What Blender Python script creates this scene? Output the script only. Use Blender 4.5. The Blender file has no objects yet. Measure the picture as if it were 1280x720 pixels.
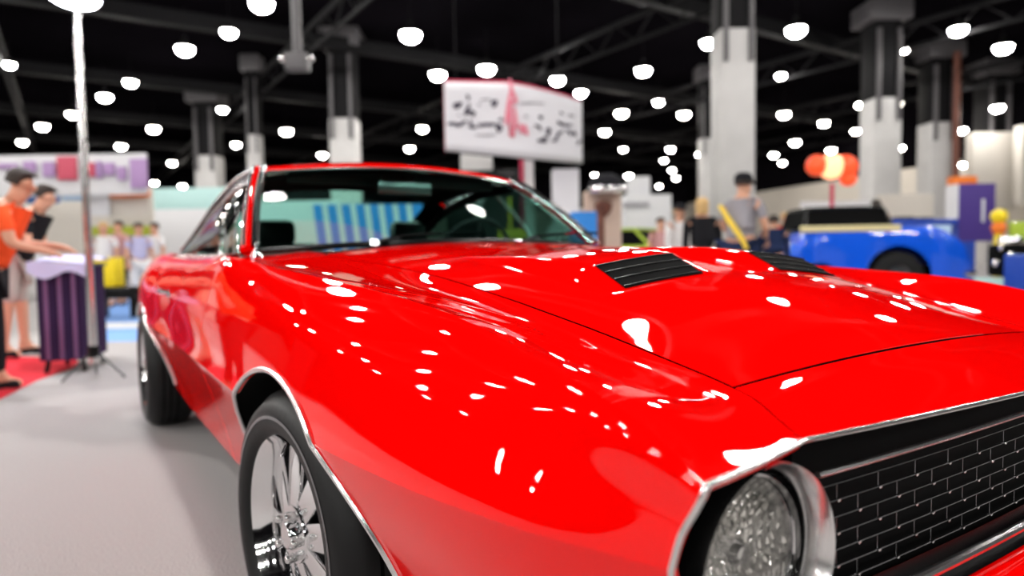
import bpy, bmesh, math, random
from mathutils import Vector, Matrix
PI = math.pi
C = bpy.context.scene.collection
R0 = random.Random(7)

# ------------------------------------------------------------------ camera, world, exposure
sc = bpy.context.scene
CAM = Vector((1.4576, -1.2244, 0.9216)); YAW, PITCH, ROLL, FPX = math.radians(32.89), math.radians(2.968), math.radians(-0.945), 851.6
fw = Vector((-math.cos(YAW)*math.cos(PITCH), math.sin(YAW)*math.cos(PITCH), -math.sin(PITCH)))
_r = fw.cross(Vector((0, 0, 1))).normalized(); _u = _r.cross(fw)
rt = _r*math.cos(ROLL)+_u*math.sin(ROLL); up = -_r*math.sin(ROLL)+_u*math.cos(ROLL)
cd = bpy.data.cameras.new('camera'); cam = bpy.data.objects.new('camera', cd); C.objects.link(cam)
M3 = Matrix((rt, up, -fw)).transposed()
cam.matrix_world = Matrix.Translation(CAM) @ M3.to_4x4()
cd.sensor_width = 36; cd.lens = 36*FPX/1280; cd.clip_start = 0.02; cd.clip_end = 400
cd.dof.use_dof = True; cd.dof.focus_distance = 1.12; cd.dof.aperture_fstop = 2.0; cd.dof.aperture_blades = 0
sc.camera = cam
w = bpy.data.worlds.new('world'); sc.world = w; w.use_nodes = True
w.node_tree.nodes['Background'].inputs[0].default_value = (0.6, 0.62, 0.7, 1)
w.node_tree.nodes['Background'].inputs[1].default_value = 0.02
vs = sc.view_settings; vs.view_transform = 'Standard'; vs.look = 'None'; vs.gamma = 1; vs.exposure = 0.0; vs.use_curve_mapping = False
LAMP = 165.0          # radiance of the ceiling lamps

def at(px, py, depth):
    """point seen at a pixel of the photo, at a distance along the view axis"""
    return CAM + depth*(fw + rt*((px-640)/FPX) - up*((py-360)/FPX))
def on_floor(px, depth, z=0.0):
    """floor point in the direction of a photo column, at a distance"""
    d = fw + rt*((px-640)/FPX); p = CAM + depth*d; return Vector((p.x, p.y, z))
def at_height(px, py, z):
    d = fw + rt*((px-640)/FPX) - up*((py-360)/FPX); t = (z-CAM.z)/d.z; return CAM + t*d, t
VYAW = math.atan2(fw.y, fw.x)        # heading of the view

# ------------------------------------------------------------------ materials
def mat(name, col, rough=.5, metal=0, coat=0, coat_rough=.02, spec=.5, emit=None, strength=0, trans=0, ior=1.45, bump=None, noise=None, aniso=0):
    m = bpy.data.materials.new(name); m.use_nodes = True; nt = m.node_tree; b = nt.nodes['Principled BSDF']
    b.inputs['Base Color'].default_value = (*col, 1); b.inputs['Roughness'].default_value = rough
    b.inputs['Metallic'].default_value = metal; b.inputs['Coat Weight'].default_value = coat
    b.inputs['Coat Roughness'].default_value = coat_rough; b.inputs['Specular IOR Level'].default_value = spec
    b.inputs['Transmission Weight'].default_value = trans; b.inputs['IOR'].default_value = ior
    if emit: b.inputs['Emission Color'].default_value = (*emit, 1); b.inputs['Emission Strength'].default_value = strength
    if bump or noise:
        tc = nt.nodes.new('ShaderNodeTexCoord'); n = nt.nodes.new('ShaderNodeTexNoise')
        n.inputs['Scale'].default_value = (bump or noise)[0]; n.inputs['Detail'].default_value = 6
        nt.links.new(tc.outputs['Object'], n.inputs['Vector'])
        if bump:
            bp = nt.nodes.new('ShaderNodeBump'); bp.inputs['Strength'].default_value = bump[1]; bp.inputs['Distance'].default_value = bump[2]
            nt.links.new(n.outputs['Fac'], bp.inputs['Height']); nt.links.new(bp.outputs['Normal'], b.inputs['Normal'])
        if noise:
            r = nt.nodes.new('ShaderNodeValToRGB'); r.color_ramp.elements[0].position = .3; r.color_ramp.elements[1].position = .7
            r.color_ramp.elements[0].color = (*[c*noise[1] for c in col], 1); r.color_ramp.elements[1].color = (*[min(1, c*noise[2]) for c in col], 1)
            nt.links.new(n.outputs['Fac'], r.inputs['Fac']); nt.links.new(r.outputs['Color'], b.inputs['Base Color'])
    return m
M = {}
M['red'] = mat('red_car_paint', (.92, .0008, .0005), .5, 0, 1, .012, 0)
M['chrome'] = mat('chrome', (.86, .86, .87), .07, 1)
M['satin'] = mat('satin_chrome', (.80, .79, .79), .22, 1)
M['darkchrome'] = mat('dark_chrome', (.22, .22, .23), .25, 1)
M['black'] = mat('black_gloss', (.002, .002, .0025), .25, spec=.3)
M['matte'] = mat('matte_black', (.0018, .0018, .002), .8, spec=.1)
M['rubber'] = mat('tyre_rubber', (.006, .006, .0065), .5, spec=.35, bump=(60, .2, .002))
M['vinyl'] = mat('black_vinyl', (.006, .006, .007), .5, bump=(90, .3, .002))
M['carpet'] = mat('grey_hall_carpet', (.385, .365, .362), .95, spec=.1, bump=(140, .6, .01), noise=(5, .88, 1.08))
M['redcarpet'] = mat('red_booth_carpet', (.62, .03, .045), .95, spec=.1, bump=(140, .6, .01))
M['bluecarpet'] = mat('light_blue_booth_carpet', (.20, .36, .72), .95, spec=.1, bump=(140, .6, .01))
M['ceiling'] = mat('black_ceiling', (.0035, .003, .004), .9, spec=.0, noise=(.12, .5, 1.8))
M['steel'] = mat('dark_ceiling_steel', (.004, .0037, .0045), .7, spec=.2)
M['duct'] = mat('grey_duct', (.09, .085, .09), .5)
M['column'] = mat('white_painted_column', (.52, .51, .50), .6, noise=(1.2, .9, 1.05))
M['wall'] = mat('cream_hall_wall', (.60, .56, .50), .8, noise=(.4, .92, 1.06))
M['white'] = mat('white_panel', (.66, .66, .68), .6)
M['lamp'] = mat('lamp_diffuser', (.9, .9, .9), .5, emit=(1, .97, .93), strength=LAMP)
M['lampwarm'] = mat('warm_lamp_diffuser', (.9, .9, .9), .5, emit=(1, .80, .62), strength=LAMP*.25)
M['lampfar'] = mat('far_lamp_diffuser', (.9, .9, .9), .5, emit=(1, .93, .84), strength=LAMP*.5)
M['lampblue'] = mat('booth_lamp_diffuser', (.9, .9, .9), .5, emit=(.86, .88, 1), strength=110)
M['skin'] = mat('skin', (.62, .33, .22), .6)
M['hair_dark'] = mat('dark_hair', (.03, .02, .015), .7)
M['hair_blond'] = mat('blond_hair', (.62, .40, .17), .7)
def cloth(name, col): return mat(name, col, .9, spec=.15, bump=(30, .3, .01))
M['orange'] = cloth('orange_cloth', (.92, .11, .03)); M['blackcloth'] = cloth('black_cloth', (.015, .015, .018))
M['greycloth'] = cloth('grey_cloth', (.30, .29, .32)); M['beigecloth'] = cloth('beige_grey_cloth', (.48, .45, .42))
M['whitecloth'] = cloth('white_cloth', (.75, .73, .73)); M['navy'] = cloth('navy_cloth', (.015, .025, .07)); M['yellow'] = cloth('yellow_cloth', (.85, .60, .08))
M['denim'] = cloth('dark_denim', (.03, .035, .06)); M['lavender'] = cloth('lavender_cloth', (.52, .50, .72)); M['purplecloth'] = cloth('purple_black_cloth', (.035, .018, .06))
M['mauve'] = cloth('mauve_cloth', (.20, .10, .22)); M['pinkcloth'] = cloth('dusky_pink_cloth', (.55, .30, .30))
M['bluepaint'] = mat('blue_car_paint', (.004, .10, .78), .4, 0, 1, .02, .1)
M['cream'] = mat('cream_stripe', (.75, .66, .36), .5)
M['bluepost'] = mat('blue_steel_paint', (.01, .06, .42), .4)
M['purple'] = mat('purple_vinyl_banner', (.055, .025, .20), .6)
M['orangered'] = mat('orange_red_plastic', (.95, .07, .015), .35, emit=(1, .12, .03), strength=.5)
M['inflwhite'] = mat('lit_orange_plastic', (.95, .4, .2), .35, emit=(1, .45, .22), strength=2.0)
M['green'] = mat('lime_green_paint', (.42, .58, .05), .35, 0, .8)
M['yellowbox'] = mat('yellow_plastic', (.88, .66, .01), .5)
M['stripblue'] = mat('blue_plastic', (.01, .20, .62), .5)
M['brown'] = mat('brown_wood', (.16, .055, .035), .6, noise=(6, .6, 1.2)); M['tan'] = mat('tan_panel', (.62, .47, .38), .7)
M['pink'] = mat('banner_pink', (.75, .22, .30), .6); M['bannerred'] = mat('banner_red', (.55, .03, .09), .5); M['ink'] = mat('banner_ink', (.05, .04, .07), .6); M['inkgrey'] = mat('banner_grey_ink', (.36, .35, .38), .6)
M['bannerwhite'] = mat('lit_white_fabric_banner', (.68, .67, .71), .6)
M['orangestrip'] = mat('orange_fascia', (.85, .20, .02), .6); M['lilac'] = mat('lilac_graphic', (.40, .25, .48), .6); M['rose'] = mat('rose_graphic', (.55, .08, .13), .6)
M['paleblue'] = mat('pale_blue_graphic', (.50, .68, .88), .6); M['olive'] = mat('olive_green_fascia', (.30, .34, .02), .6); M['teal'] = mat('pale_teal_panel', (.45, .68, .66), .5)
M['bluegraphic'] = mat('blue_graphic', (.06, .16, .42), .6)

def glass_mat(name, tint, refl):
    m = bpy.data.materials.new(name); m.use_nodes = True; nt = m.node_tree; nt.nodes.clear()
    o = nt.nodes.new('ShaderNodeOutputMaterial'); mx = nt.nodes.new('ShaderNodeMixShader'); t = nt.nodes.new('ShaderNodeBsdfTransparent')
    g = nt.nodes.new('ShaderNodeBsdfGlossy'); f = nt.nodes.new('ShaderNodeFresnel'); ml = nt.nodes.new('ShaderNodeMath'); ml.operation = 'MULTIPLY'
    t.inputs[0].default_value = (*tint, 1); g.inputs['Roughness'].default_value = .01; g.inputs[0].default_value = (1, 1, 1, 1); f.inputs[0].default_value = 1.5; ml.inputs[1].default_value = refl
    nt.links.new(f.outputs[0], ml.inputs[0]); nt.links.new(ml.outputs[0], mx.inputs[0]); nt.links.new(t.outputs[0], mx.inputs[1]); nt.links.new(g.outputs[0], mx.inputs[2]); nt.links.new(mx.outputs[0], o.inputs[0])
    return m
M['glass'] = glass_mat('green_tinted_windscreen', (.62, .92, .84), .16)
M['sideglass'] = glass_mat('green_tinted_side_glass', (.45, .85, .72), .8)
M['lensglass'] = glass_mat('clear_lens', (.95, .95, .93), 1)

def lens_mat():
    m = mat('fluted_reflector', (1, .99, .97), .13, .86); nt = m.node_tree; b = nt.nodes['Principled BSDF']
    tc = nt.nodes.new('ShaderNodeTexCoord'); mp = nt.nodes.new('ShaderNodeMapping'); v = nt.nodes.new('ShaderNodeTexVoronoi'); bp = nt.nodes.new('ShaderNodeBump')
    mp.inputs['Scale'].default_value = (40, 130, 60); v.inputs['Scale'].default_value = 1
    bp.inputs['Strength'].default_value = .85; bp.inputs['Distance'].default_value = .010
    nt.links.new(tc.outputs['Object'], mp.inputs[0]); nt.links.new(mp.outputs[0], v.inputs[0]); nt.links.new(v.outputs['Distance'], bp.inputs['Height']); nt.links.new(bp.outputs[0], b.inputs['Normal'])
    return m
M['reflector'] = lens_mat()

# ------------------------------------------------------------------ mesh helpers
class MB:
    def __init__(s): s.bm = bmesh.new()
    def faces(s, vs, fs):
        v = [s.bm.verts.new(p) for p in vs]; s.bm.verts.index_update()
        for f in fs:
            try: s.bm.faces.new([v[i] for i in f])
            except ValueError: pass
        return s
    def box(s, c, d, rot=0, bev=0, M_=None):
        b = bmesh.new(); bmesh.ops.create_cube(b, size=1)
        bmesh.ops.scale(b, vec=d, verts=b.verts)
        if bev: bmesh.ops.bevel(b, geom=b.edges[:], offset=bev, segments=2, profile=.5, affect='EDGES')
        m = Matrix.Translation(c) @ (M_ if M_ is not None else Matrix.Rotation(rot, 4, 'Z')); bmesh.ops.transform(b, matrix=m, verts=b.verts)
        s.add(b); return s
    def add(s, b):
        me = bpy.data.meshes.new('t'); b.to_mesh(me); b.free(); s.bm.from_mesh(me); bpy.data.meshes.remove(me)
    def tube(s, pts, r, n=10, closed=False, cap=True):
        pts = [Vector(p) for p in pts]; N = len(pts); rs = r if isinstance(r, (list, tuple)) else [r]*N
        rings = []; nrm = None
        for i, p in enumerate(pts):
            a = pts[(i-1) % N] if (closed or i > 0) else p; b = pts[(i+1) % N] if (closed or i < N-1) else p
            t = (b-a).normalized()
            if nrm is None: nrm = t.orthogonal().normalized()
            nrm = (nrm - t*nrm.dot(t)).normalized(); bi = t.cross(nrm)
            rings.append([s.bm.verts.new(p + rs[i]*(nrm*math.cos(k*2*PI/n)+bi*math.sin(k*2*PI/n))) for k in range(n)])
        for i in range(N if closed else N-1):
            A, B = rings[i], rings[(i+1) % N]
            for k in range(n): s.bm.faces.new((A[k], A[(k+1) % n], B[(k+1) % n], B[k]))
        if cap and not closed: s.bm.faces.new(rings[0][::-1]); s.bm.faces.new(rings[-1])
        return s
    def lathe(s, prof, n=32, M_=Matrix.Identity(4), close=False):
        """prof: (radius, height) around local Z"""
        rings = []
        for r, z in prof: rings.append([s.bm.verts.new(M_ @ Vector((r*math.cos(k*2*PI/n), r*math.sin(k*2*PI/n), z))) for k in range(n)] if r > 1e-6 else [s.bm.verts.new(M_ @ Vector((0, 0, z)))])
        for i in range(len(rings)-1):
            A, B = rings[i], rings[i+1]
            for k in range(n):
                a, b, c, d = A[k % len(A)], A[(k+1) % len(A)], B[(k+1) % len(B)], B[k % len(B)]
                q = [a, b, c, d]; q2 = []
                for v in q:
                    if v not in q2: q2.append(v)
                if len(q2) > 2:
                    try: s.bm.faces.new(q2)
                    except ValueError: pass
        return s
    def grid(s, P, closed_u=False):
        """P[i][j] points"""
        V = [[s.bm.verts.new(p) for p in row] for row in P]
        for i in range(len(V)-1):
            for j in range(len(V[0])-1):
                try: s.bm.faces.new((V[i][j], V[i+1][j], V[i+1][j+1], V[i][j+1]))
                except ValueError: pass
        return s
    def prism(s, poly, axis_fn, d0, d1):
        """poly: 2D outline; axis_fn(a,b,d)->point"""
        A = [s.bm.verts.new(axis_fn(a, b, d0)) for a, b in poly]; B = [s.bm.verts.new(axis_fn(a, b, d1)) for a, b in poly]
        n = len(poly); s.bm.faces.new(A[::-1]); s.bm.faces.new(B)
        for k in range(n): s.bm.faces.new((A[k], A[(k+1) % n], B[(k+1) % n], B[k]))
        return s
    def build(s, name, m, parent=None, smooth=True, angle=35, merge=None, solid=None, fix=True):
        if merge: bmesh.ops.remove_doubles(s.bm, verts=s.bm.verts, dist=merge); bmesh.ops.dissolve_degenerate(s.bm, edges=s.bm.edges, dist=merge)
        if fix: bmesh.ops.recalc_face_normals(s.bm, faces=s.bm.faces)
        me = bpy.data.meshes.new(name); s.bm.to_mesh(me); s.bm.free(); me.materials.append(m)
        if smooth:
            for p in me.polygons: p.use_smooth = True
            me.set_sharp_from_angle(angle=math.radians(angle))
        o = bpy.data.objects.new(name, me); C.objects.link(o)
        if parent: o.parent = parent
        if solid:
            md = o.modifiers.new('solid', 'SOLIDIFY'); md.thickness = solid; md.offset = -1
        return o
def tag(o, label, cat, group=None, kind=None):
    o['label'] = label; o['category'] = cat
    if group: o['group'] = group
    if kind: o['kind'] = kind
    return o
def thing(name, label, cat, loc=(0, 0, 0), rz=0, group=None):
    o = bpy.data.objects.new(name, None); C.objects.link(o); o.location = loc; o.rotation_euler = (0, 0, rz); o.empty_display_size = .1
    return tag(o, label, cat, group)
def struct(o): o['kind'] = 'structure'; return o
def copy_tree(root, loc, rz=None, label=None, group=None, scale=None):
    r = root.copy(); C.objects.link(r); r.location = loc
    if rz is not None: r.rotation_euler = (0, 0, rz)
    if scale: r.scale = scale
    if label: r['label'] = label
    if group: r['group'] = group
    for ch in root.children:
        c = ch.copy(); C.objects.link(c); c.parent = r
        for g in ch.children:
            d = g.copy(); C.objects.link(d); d.parent = c
    return r
def interp(tab, x):
    """monotone cubic through table [(x, y...)]"""
    n = len(tab)
    if x <= tab[0][0]: return tab[0][1]
    if x >= tab[-1][0]: return tab[-1][1]
    def sl(i): return (tab[i+1][1]-tab[i][1])/(tab[i+1][0]-tab[i][0])
    def tn(i):
        if i == 0: return sl(0)
        if i == n-1: return sl(n-2)
        a, b = sl(i-1), sl(i)
        if a*b <= 0: return 0
        return 2*a*b/(a+b)
    for i in range(n-1):
        if x <= tab[i+1][0]:
            h = tab[i+1][0]-tab[i][0]; t = (x-tab[i][0])/h; y0, y1 = tab[i][1], tab[i+1][1]
            return (2*t**3-3*t*t+1)*y0+(t**3-2*t*t+t)*h*tn(i)+(-2*t**3+3*t*t)*y1+(t**3-t*t)*h*tn(i+1)
def sstep(a, b, x):
    t = max(0, min(1, (x-a)/(b-a))); return t*t*(3-2*t)
def herm(p0, p1, m0, m1, t):
    return tuple((2*t**3-3*t*t+1)*a+(t**3-2*t*t+t)*c+(-2*t**3+3*t*t)*b+(t**3-t*t)*d for a, b, c, d in zip(p0, p1, m0, m1))

# ------------------------------------------------------------------ the hall
CEIL = 9.6
X0, X1, Y0, Y1 = -95, 34, -46, 60
struct(MB().faces([(X0, Y0, 0), (X1, Y0, 0), (X1, Y1, 0), (X0, Y1, 0)], [(0, 1, 2, 3)]).build('floor', M['carpet'], smooth=False))
struct(MB().faces([(X0, Y0, CEIL), (X0, Y1, CEIL), (X1, Y1, CEIL), (X1, Y0, CEIL)], [(0, 1, 2, 3)]).build('ceiling', M['ceiling'], smooth=False, fix=False))
def wall(name, a, b, h, m, z0=0, th=.4):
    a = Vector(a); b = Vector(b); d = b-a; n = Vector((-d.y, d.x)).normalized()*th
    P = [(a.x, a.y), (b.x, b.y), (b.x+n.x, b.y+n.y), (a.x+n.x, a.y+n.y)]
    return struct(MB().prism(P, lambda u, v, t: Vector((u, v, t)), z0, h).build(name, m, smooth=False))
PA = on_floor(1420, 29); PB = on_floor(862, 68); PC = on_floor(-500, 66)
wall('wall_right', (PA.x, PA.y), (PB.x, PB.y), 5.5, M['wall'])
wall('wall_back', (PB.x, PB.y), (PC.x, PC.y), 5.2, M['wall'])
wall('wall_right_upper', (PA.x, PA.y), (PB.x, PB.y), CEIL, M['ceiling'], 5.5)
wall('wall_back_upper', (PB.x, PB.y), (PC.x, PC.y), CEIL, M['ceiling'], 5.2)
wall('wall_front', (30, -44), (30, 55), CEIL, M['ceiling'])
wall('wall_left', (-90, -44), (30, -44), CEIL, M['ceiling'])
d = (PB-PA).normalized()
n_ = Vector((d.y, -d.x, 0))
struct(MB().box(PA.lerp(PB, .5)+Vector((0, 0, 3.35))+n_*-.05, ((PB-PA).length*.98, .3, .10), math.atan2(d.y, d.x)).build('trim_1', M['tan'], smooth=False))

# steel under the ceiling: beams across the hall and long purlins
k = 1
for i in range(9):
    k += 1; x = -62+i*9.5
    mb = MB().box((x, 6, 8.9), (.35, 96, .5))
    struct(mb.build('trim_%d' % k, M['steel'], smooth=False))
for i in range(9):
    k += 1; y = -30+i*9.0
    mb = MB()
    mb.tube([(-88, y, 8.75), (26, y, 8.75)], .10, 6); mb.tube([(-88, y, 7.95), (26, y, 7.95)], .07, 6)
    for j in range(60):
        xx = -88+j*1.9; mb.tube([(xx, y, 7.95), (xx+.95, y, 8.75), (xx+1.9, y, 7.95)], .035, 4, cap=False)
    struct(mb.build('trim_%d' % k, M['steel'], smooth=False))

def column(px, depth, wd, label, base=0, top=CEIL, ztop_mark=None):
    p = on_floor(px, depth)
    t = thing('column', label, 'column', p, VYAW, 'white columns in the hall')
    MB().box((0, 0, 3.1), (wd, wd, 6.2), 0, .04).build('shaft', M['column'], t, angle=30)
    MB().box((0, 0, (6.2+top)/2), (wd*.97, wd*.97, top-6.2), 0, .03).build('black_upper_shaft', M['steel'], t, angle=30)
    mb = MB()
    for sx in (-1, 1): mb.box((-wd*.1, sx*wd*.36, top-2.6), (wd*1.08, wd*.12, 3.2), 0, .02)
    mb.box((0, 0, top-.35), (wd*1.5, wd*1.5, .7), 0, .05); mb.build('cap', M['duct'], t, angle=30)
    return t
column(915.5, 17, .84, 'tall white column nearest the car, behind the man in the cap')
column(1098, 25, 1.0, 'white column rising behind the blue car')
column(1167, 30, 1.05, 'white column right of the one behind the blue car, with a dark pipe on its side')
column(437, 27, 1.0, 'dim white column above the left half of the car roof')
column(884, 33, .70, 'narrow far column just left of the nearest white column')
column(1235, 33, 1.1, 'white column at the right beside the pale wall panels')
column(325, 30, .55, 'thin far column above the front pillar of the red car')
column(268, 36, 1.1, 'far column above the rear side window of the red car')
p = on_floor(1192, 29.0); tag(MB().tube([p, p+Vector((0, 0, 9.0))], .14, 12).build('drain_pipe', M['brown']), 'dark pipe running up beside the right hand columns', 'pipe')

# pale upper panels at the far right
for (a, b, dp, y0, y1) in ((1208, 1262, 31, 168, 262), (1268, 1400, 30, 160, 258)):
    pa = on_floor(a, dp); pb = on_floor(b, dp); zt = CAM.z+(306-y0)/FPX*dp; zb = CAM.z+(306-y1)/FPX*dp
    dd = (pb-pa)
    tag(MB().box(pa.lerp(pb, .5)+Vector((0, 0, (zt+zb)/2)), (dd.length, .5, zt-zb), math.atan2(dd.y, dd.x), .03).build('wall_panel', M['wall'], angle=30),
        'pale cream panel high on the right, ' + ('between the column and the next panel' if a == 1208 else 'cut by the right edge'), 'wall panel')

# ------------------------------------------------------------------ ceiling lamps
def make_lamp(em, label):
    t = thing('ceiling_lamp', label, 'lamp', (0, 0, 0), 0, 'round ceiling lamps of the hall')
    mb = MB().lathe([(0, .42), (.07, .42), (.08, .25), (.17, .18), (.31, .03), (.33, -.01), (.315, -.012), (.30, .0), (0, .0)], 20)
    mb.tube([(0, 0, .42), (0, 0, 1.5)], .012, 6)
    mb.build('housing', M['steel'], t)
    MB().lathe([(.30, .0), (.295, -.08), (.25, -.17), (.15, -.235), (0, -.26)], 16).build('diffuser', em, t)
    return t
LP = [(327,3,1.2),(286,39,.9),(231,60,1.1),(131,120,1.05),(163,102,.9),(91,142,.85),(53,157,.9),(28,177,.8),(151,182,.9),(192,160,.95),(278,136,.8),(316,122,.9),(295,180,.8),
 (253,190,.8),(215,203,.85),(118,199,.9),(193,228,.8),(228,232,.8),(513,42,1.25),(547,92,1.15),(608,85,1.2),(697,99,1.05),(726,115,.95),(804,87,1.1),(528,160,.9),(512,185,.9),
 (358,163,1.0),(403,193,.9),(777,140,1.0),(756,164,.9),(823,127,.8),(855,142,.95),(838,186,.8),(779,186,.7),(830,200,.7),(995,36,1.15),(1198,36,1.0),(1254,58,1.1),
 (1180,111,.95),(1247,134,.9),(980,142,.9),(1030,153,.85),(1070,163,.75),(994,177,.95),(1039,187,.8),(967,193,.8),(978,203,.6),(1065,199,.6),(1125,184,.7),
 (1202,162,.8),(976,94,.7),(1086,95,.6),(1120,130,.9),(1076,130,.75),(1158,155,.6),(840,212,.7),(845,222,.7),(824,232,.6),(786,219,.9),(743,218,.6),(1205,205,.7),(876,192,1),(886,52,1.0),
 (1130,62,.5),(362,108,.0),(470,215,.0),(12,80,.7)]
lamp0 = make_lamp(M['lamp'], 'round white lamp hanging from the black ceiling'); lampf = make_lamp(M['lampfar'], 'small far lamp hanging from the black ceiling')
first = [True, True]
LSPOTS = {(327,3): 'bright white ceiling lamp cut by the top edge above the red car', (513,42): 'bright white ceiling lamp high above the middle of the car roof', (231,60): 'bright ceiling lamp right of the tall light stand',
 (547,92): 'white ceiling lamp touching the top left corner of the curved sign', (608,85): 'white ceiling lamp just above the left half of the curved sign', (697,99): 'white ceiling lamp above the right half of the curved sign',
 (995,36): 'white ceiling lamp right of the nearest tall column', (1254,58): 'white ceiling lamp near the right edge, the brighter of the upper pair', (804,87): 'warm white ceiling lamp between the sign and the tall column', (726,115): 'ceiling lamp at the top right corner of the curved sign'}
for (px, py, s) in LP:
    if s == 0: continue
    z = 8.0; p, t = at_height(px, py, z)
    lim = 56 if px < 900 else (50 - (px-900)*.06)
    if t > lim: p = at(px, py, lim); t = lim
    far = t > 33; root = lampf if far else lamp0
    lab = LSPOTS.get((px, py)) or ('small far lamp hanging from the black ceiling' if far else 'round white lamp hanging from the black ceiling')
    sc_ = s*(.84 if not far else 1.0)
    if first[far]: root.location = p; root['label'] = lab; root.scale = (sc_,)*3; first[far] = False
    else: copy_tree(root, p, None, lab, None, (sc_,)*3)
# the rest of the regular lamp grid, over and behind the camera (seen mirrored in the paint)
for i in range(-6, 4):
    for j in range(-5, 4):
        p = Vector((i*6.0+.8, j*6.0-.6, 8.0)); dv = p-CAM; dz = dv.dot(fw)
        if dz > 0.5:
            qx = 640+FPX*dv.dot(rt)/dz; qy = 360-FPX*dv.dot(up)/dz
            if -60 < qx < 1340 and qy > -60: continue
        copy_tree(lamp0, p, None, 'round white lamp over the red car, seen mirrored in its paint', 'lamps over the red car', (1, 1, 1))
# ------------------------------------------------------------------ the red car (front towards +x, origin on the floor under the front axle)
car = thing('sports_coupe', 'glossy red classic muscle coupe with chrome wheels and round headlights, filling the foreground', 'car')
T = {
 'zc': [(-3.75,.86),(-3.3,.925),(-2.8,.955),(-.85,.966),(-.6,.962),(-.3,.950),(0,.930),(.3,.902),(.45,.880),(.6,.850),(.76,.797),(.87,.757),(.95,.735),(1.03,.702),(1.05,.694)],
 'ys': [(-3.75,.55),(-.6,.56),(0,.545),(.45,.525),(.87,.49),(1.05,.52)],
 'zs': [(-3.75,.855),(-3.3,.915),(-2.8,.945),(-.85,.938),(-.6,.925),(-.35,.908),(.07,.874),(.37,.834),(.56,.801),(.87,.738),(.95,.728),(1.03,.707),(1.05,.700)],
 'yc': [(-3.75,.74),(-3.3,.78),(-2.8,.80),(-.9,.80),(-.4,.775),(0,.770),(.6,.765),(.91,.762),(1.05,.757)],
 'zk': [(-3.75,.86),(-3.3,.915),(-2.8,.94),(-2.3,.925),(-1.6,.915),(-.9,.925),(-.4,.893),(0,.873),(.3,.857),(.6,.832),(.76,.802),(.91,.770),(.978,.748),(1.05,.714)],
 'yb': [(-3.75,.80),(-3.3,.86),(-2.8,.90),(-2.3,.885),(-1.6,.865),(-.9,.862),(0,.855),(.3,.846),(.6,.824),(.8,.804),(1.05,.769)],
 'zb': [(-3.75,.74),(-3.3,.78),(-2.8,.80),(-2.3,.78),(-.9,.77),(0,.77),(.3,.748),(.6,.725),(.8,.705),(1.05,.670)],
 'yk': [(-3.75,.82),(-2.8,.92),(-2.3,.905),(-1.6,.885),(-.9,.89),(0,.90),(.3,.885),(.6,.86),(.85,.825),(1.05,.776)],
 'zr_': [(-3.75,.60),(-2.8,.60),(-1.6,.58),(0,.59),(.3,.597),(.6,.606),(.85,.62),(1.05,.628)],
 'yr': [(-3.75,.74),(-2.8,.80),(-.4,.79),(.3,.77),(.6,.755),(.85,.735),(1.05,.70)],
 'zr': [(-3.75,.42),(-2.8,.29),(-1.6,.25),(-.4,.25),(.3,.27),(.6,.30),(.85,.34),(1.05,.40)],
}
SCOOP_Y, SCOOP_X0, SCOOP_L = .235, .495, .10
def section(x, v):
    g = lambda k: interp(T[k], x)
    ys, zs, yc, zk = g('ys'), g('zs'), g('yc'), g('zk')
    if v <= 1: 
        zc = g('zc'); y = v*ys; return y, zc-(zc-zs)*v*v
    if v <= 2:
        t = v-1; L = yc-ys; s0 = -2*(g('zc')-zs)/ys
        r = herm((ys, zs), (yc, zk), (L, L*s0*.8), (L, L*.10), t); return r
    yb, zb = g('yb'), g('zb')
    if v <= 3:
        L = math.hypot(yb-yc, zk-zb)
        return herm((yc, zk), (yb, zb), (L*.66, -L*.46), (L*.34, -L*.95), v-2)
    yk, zr_ = g('yk'), g('zr_')
    if v <= 4:
        L = zb-zr_
        a = .35*1.1
        return herm((yb, zb), (yk, zr_), (L*.30, -L), (L*.17, -L), v-3)
    yr, zr = g('yr'), g('zr'); L = zr_-zr
    return herm((yk, zr_), (yr, zr), (-L*.30, -L), (-L*.16, -L), v-4)
def front_x(y, z, v):
    if v < 2: return -.038-.027*v if v < 1 else -.065*(2-v)
    return -interp([(.40,.04),(.61,.03),(.664,.02),(.713,.0),(.73,0)], z)
def body(x, v, side):
    y, z = section(x, v)
    if v <= 1:                       # two raised scoops on the bonnet
        d = abs(y-SCOOP_Y); ax = sstep(-.12, SCOOP_X0-SCOOP_L, x)*max(0, min(1, (SCOOP_X0-x)/SCOOP_L))
        ay = 1-sstep(.112, .165, d)
        z += .030*ax*ay
    xx = x + front_x(y, z, v)*sstep(.80, 1.05, x)
    return Vector((xx, side*y, z))
ARCH = [(-.01, .335, .455, .345, 1.0), (-2.77, .34, .40, .34, 1.0)]   # x, z, half width, height above centre
def arch_bottom(x):
    """lowest z of the panel at station x (None = to the sill)"""
    for cx, cz, a, b, _ in ARCH:
        u = (x-cx)/a
        if abs(u) < 1: return cz+b*math.sqrt(1-u*u)
        if abs(u) < 1.0005: return cz
    return None
def v_at(x, z):
    lo, hi = 2.0, 5.0
    for _ in range(30):
        m = (lo+hi)/2
        if section(x, m)[1] > z: lo = m
        else: hi = m
    return (lo+hi)/2
def stations(x0, x1, step=.03):
    S = set([x0, x1]); n = int((x1-x0)/step)
    for i in range(n+1): S.add(x0+(x1-x0)*i/n)
    for cx, cz, a, b, _ in ARCH:
        for k in range(49):
            x = cx-a*math.cos(k*PI/48)
            if x0 < x < x1: S.add(x)
        for x in (cx-a*1.001, cx+a*1.001):
            if x0 < x < x1: S.add(x)
    S = sorted(S); o = [S[0]]
    for x in S[1:]:
        if x-o[-1] > (2e-4 if any(abs(abs(x-c[0])-c[2]) < .002 for c in ARCH) else .004): o.append(x)
    o[-1] = x1
    return o
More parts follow.
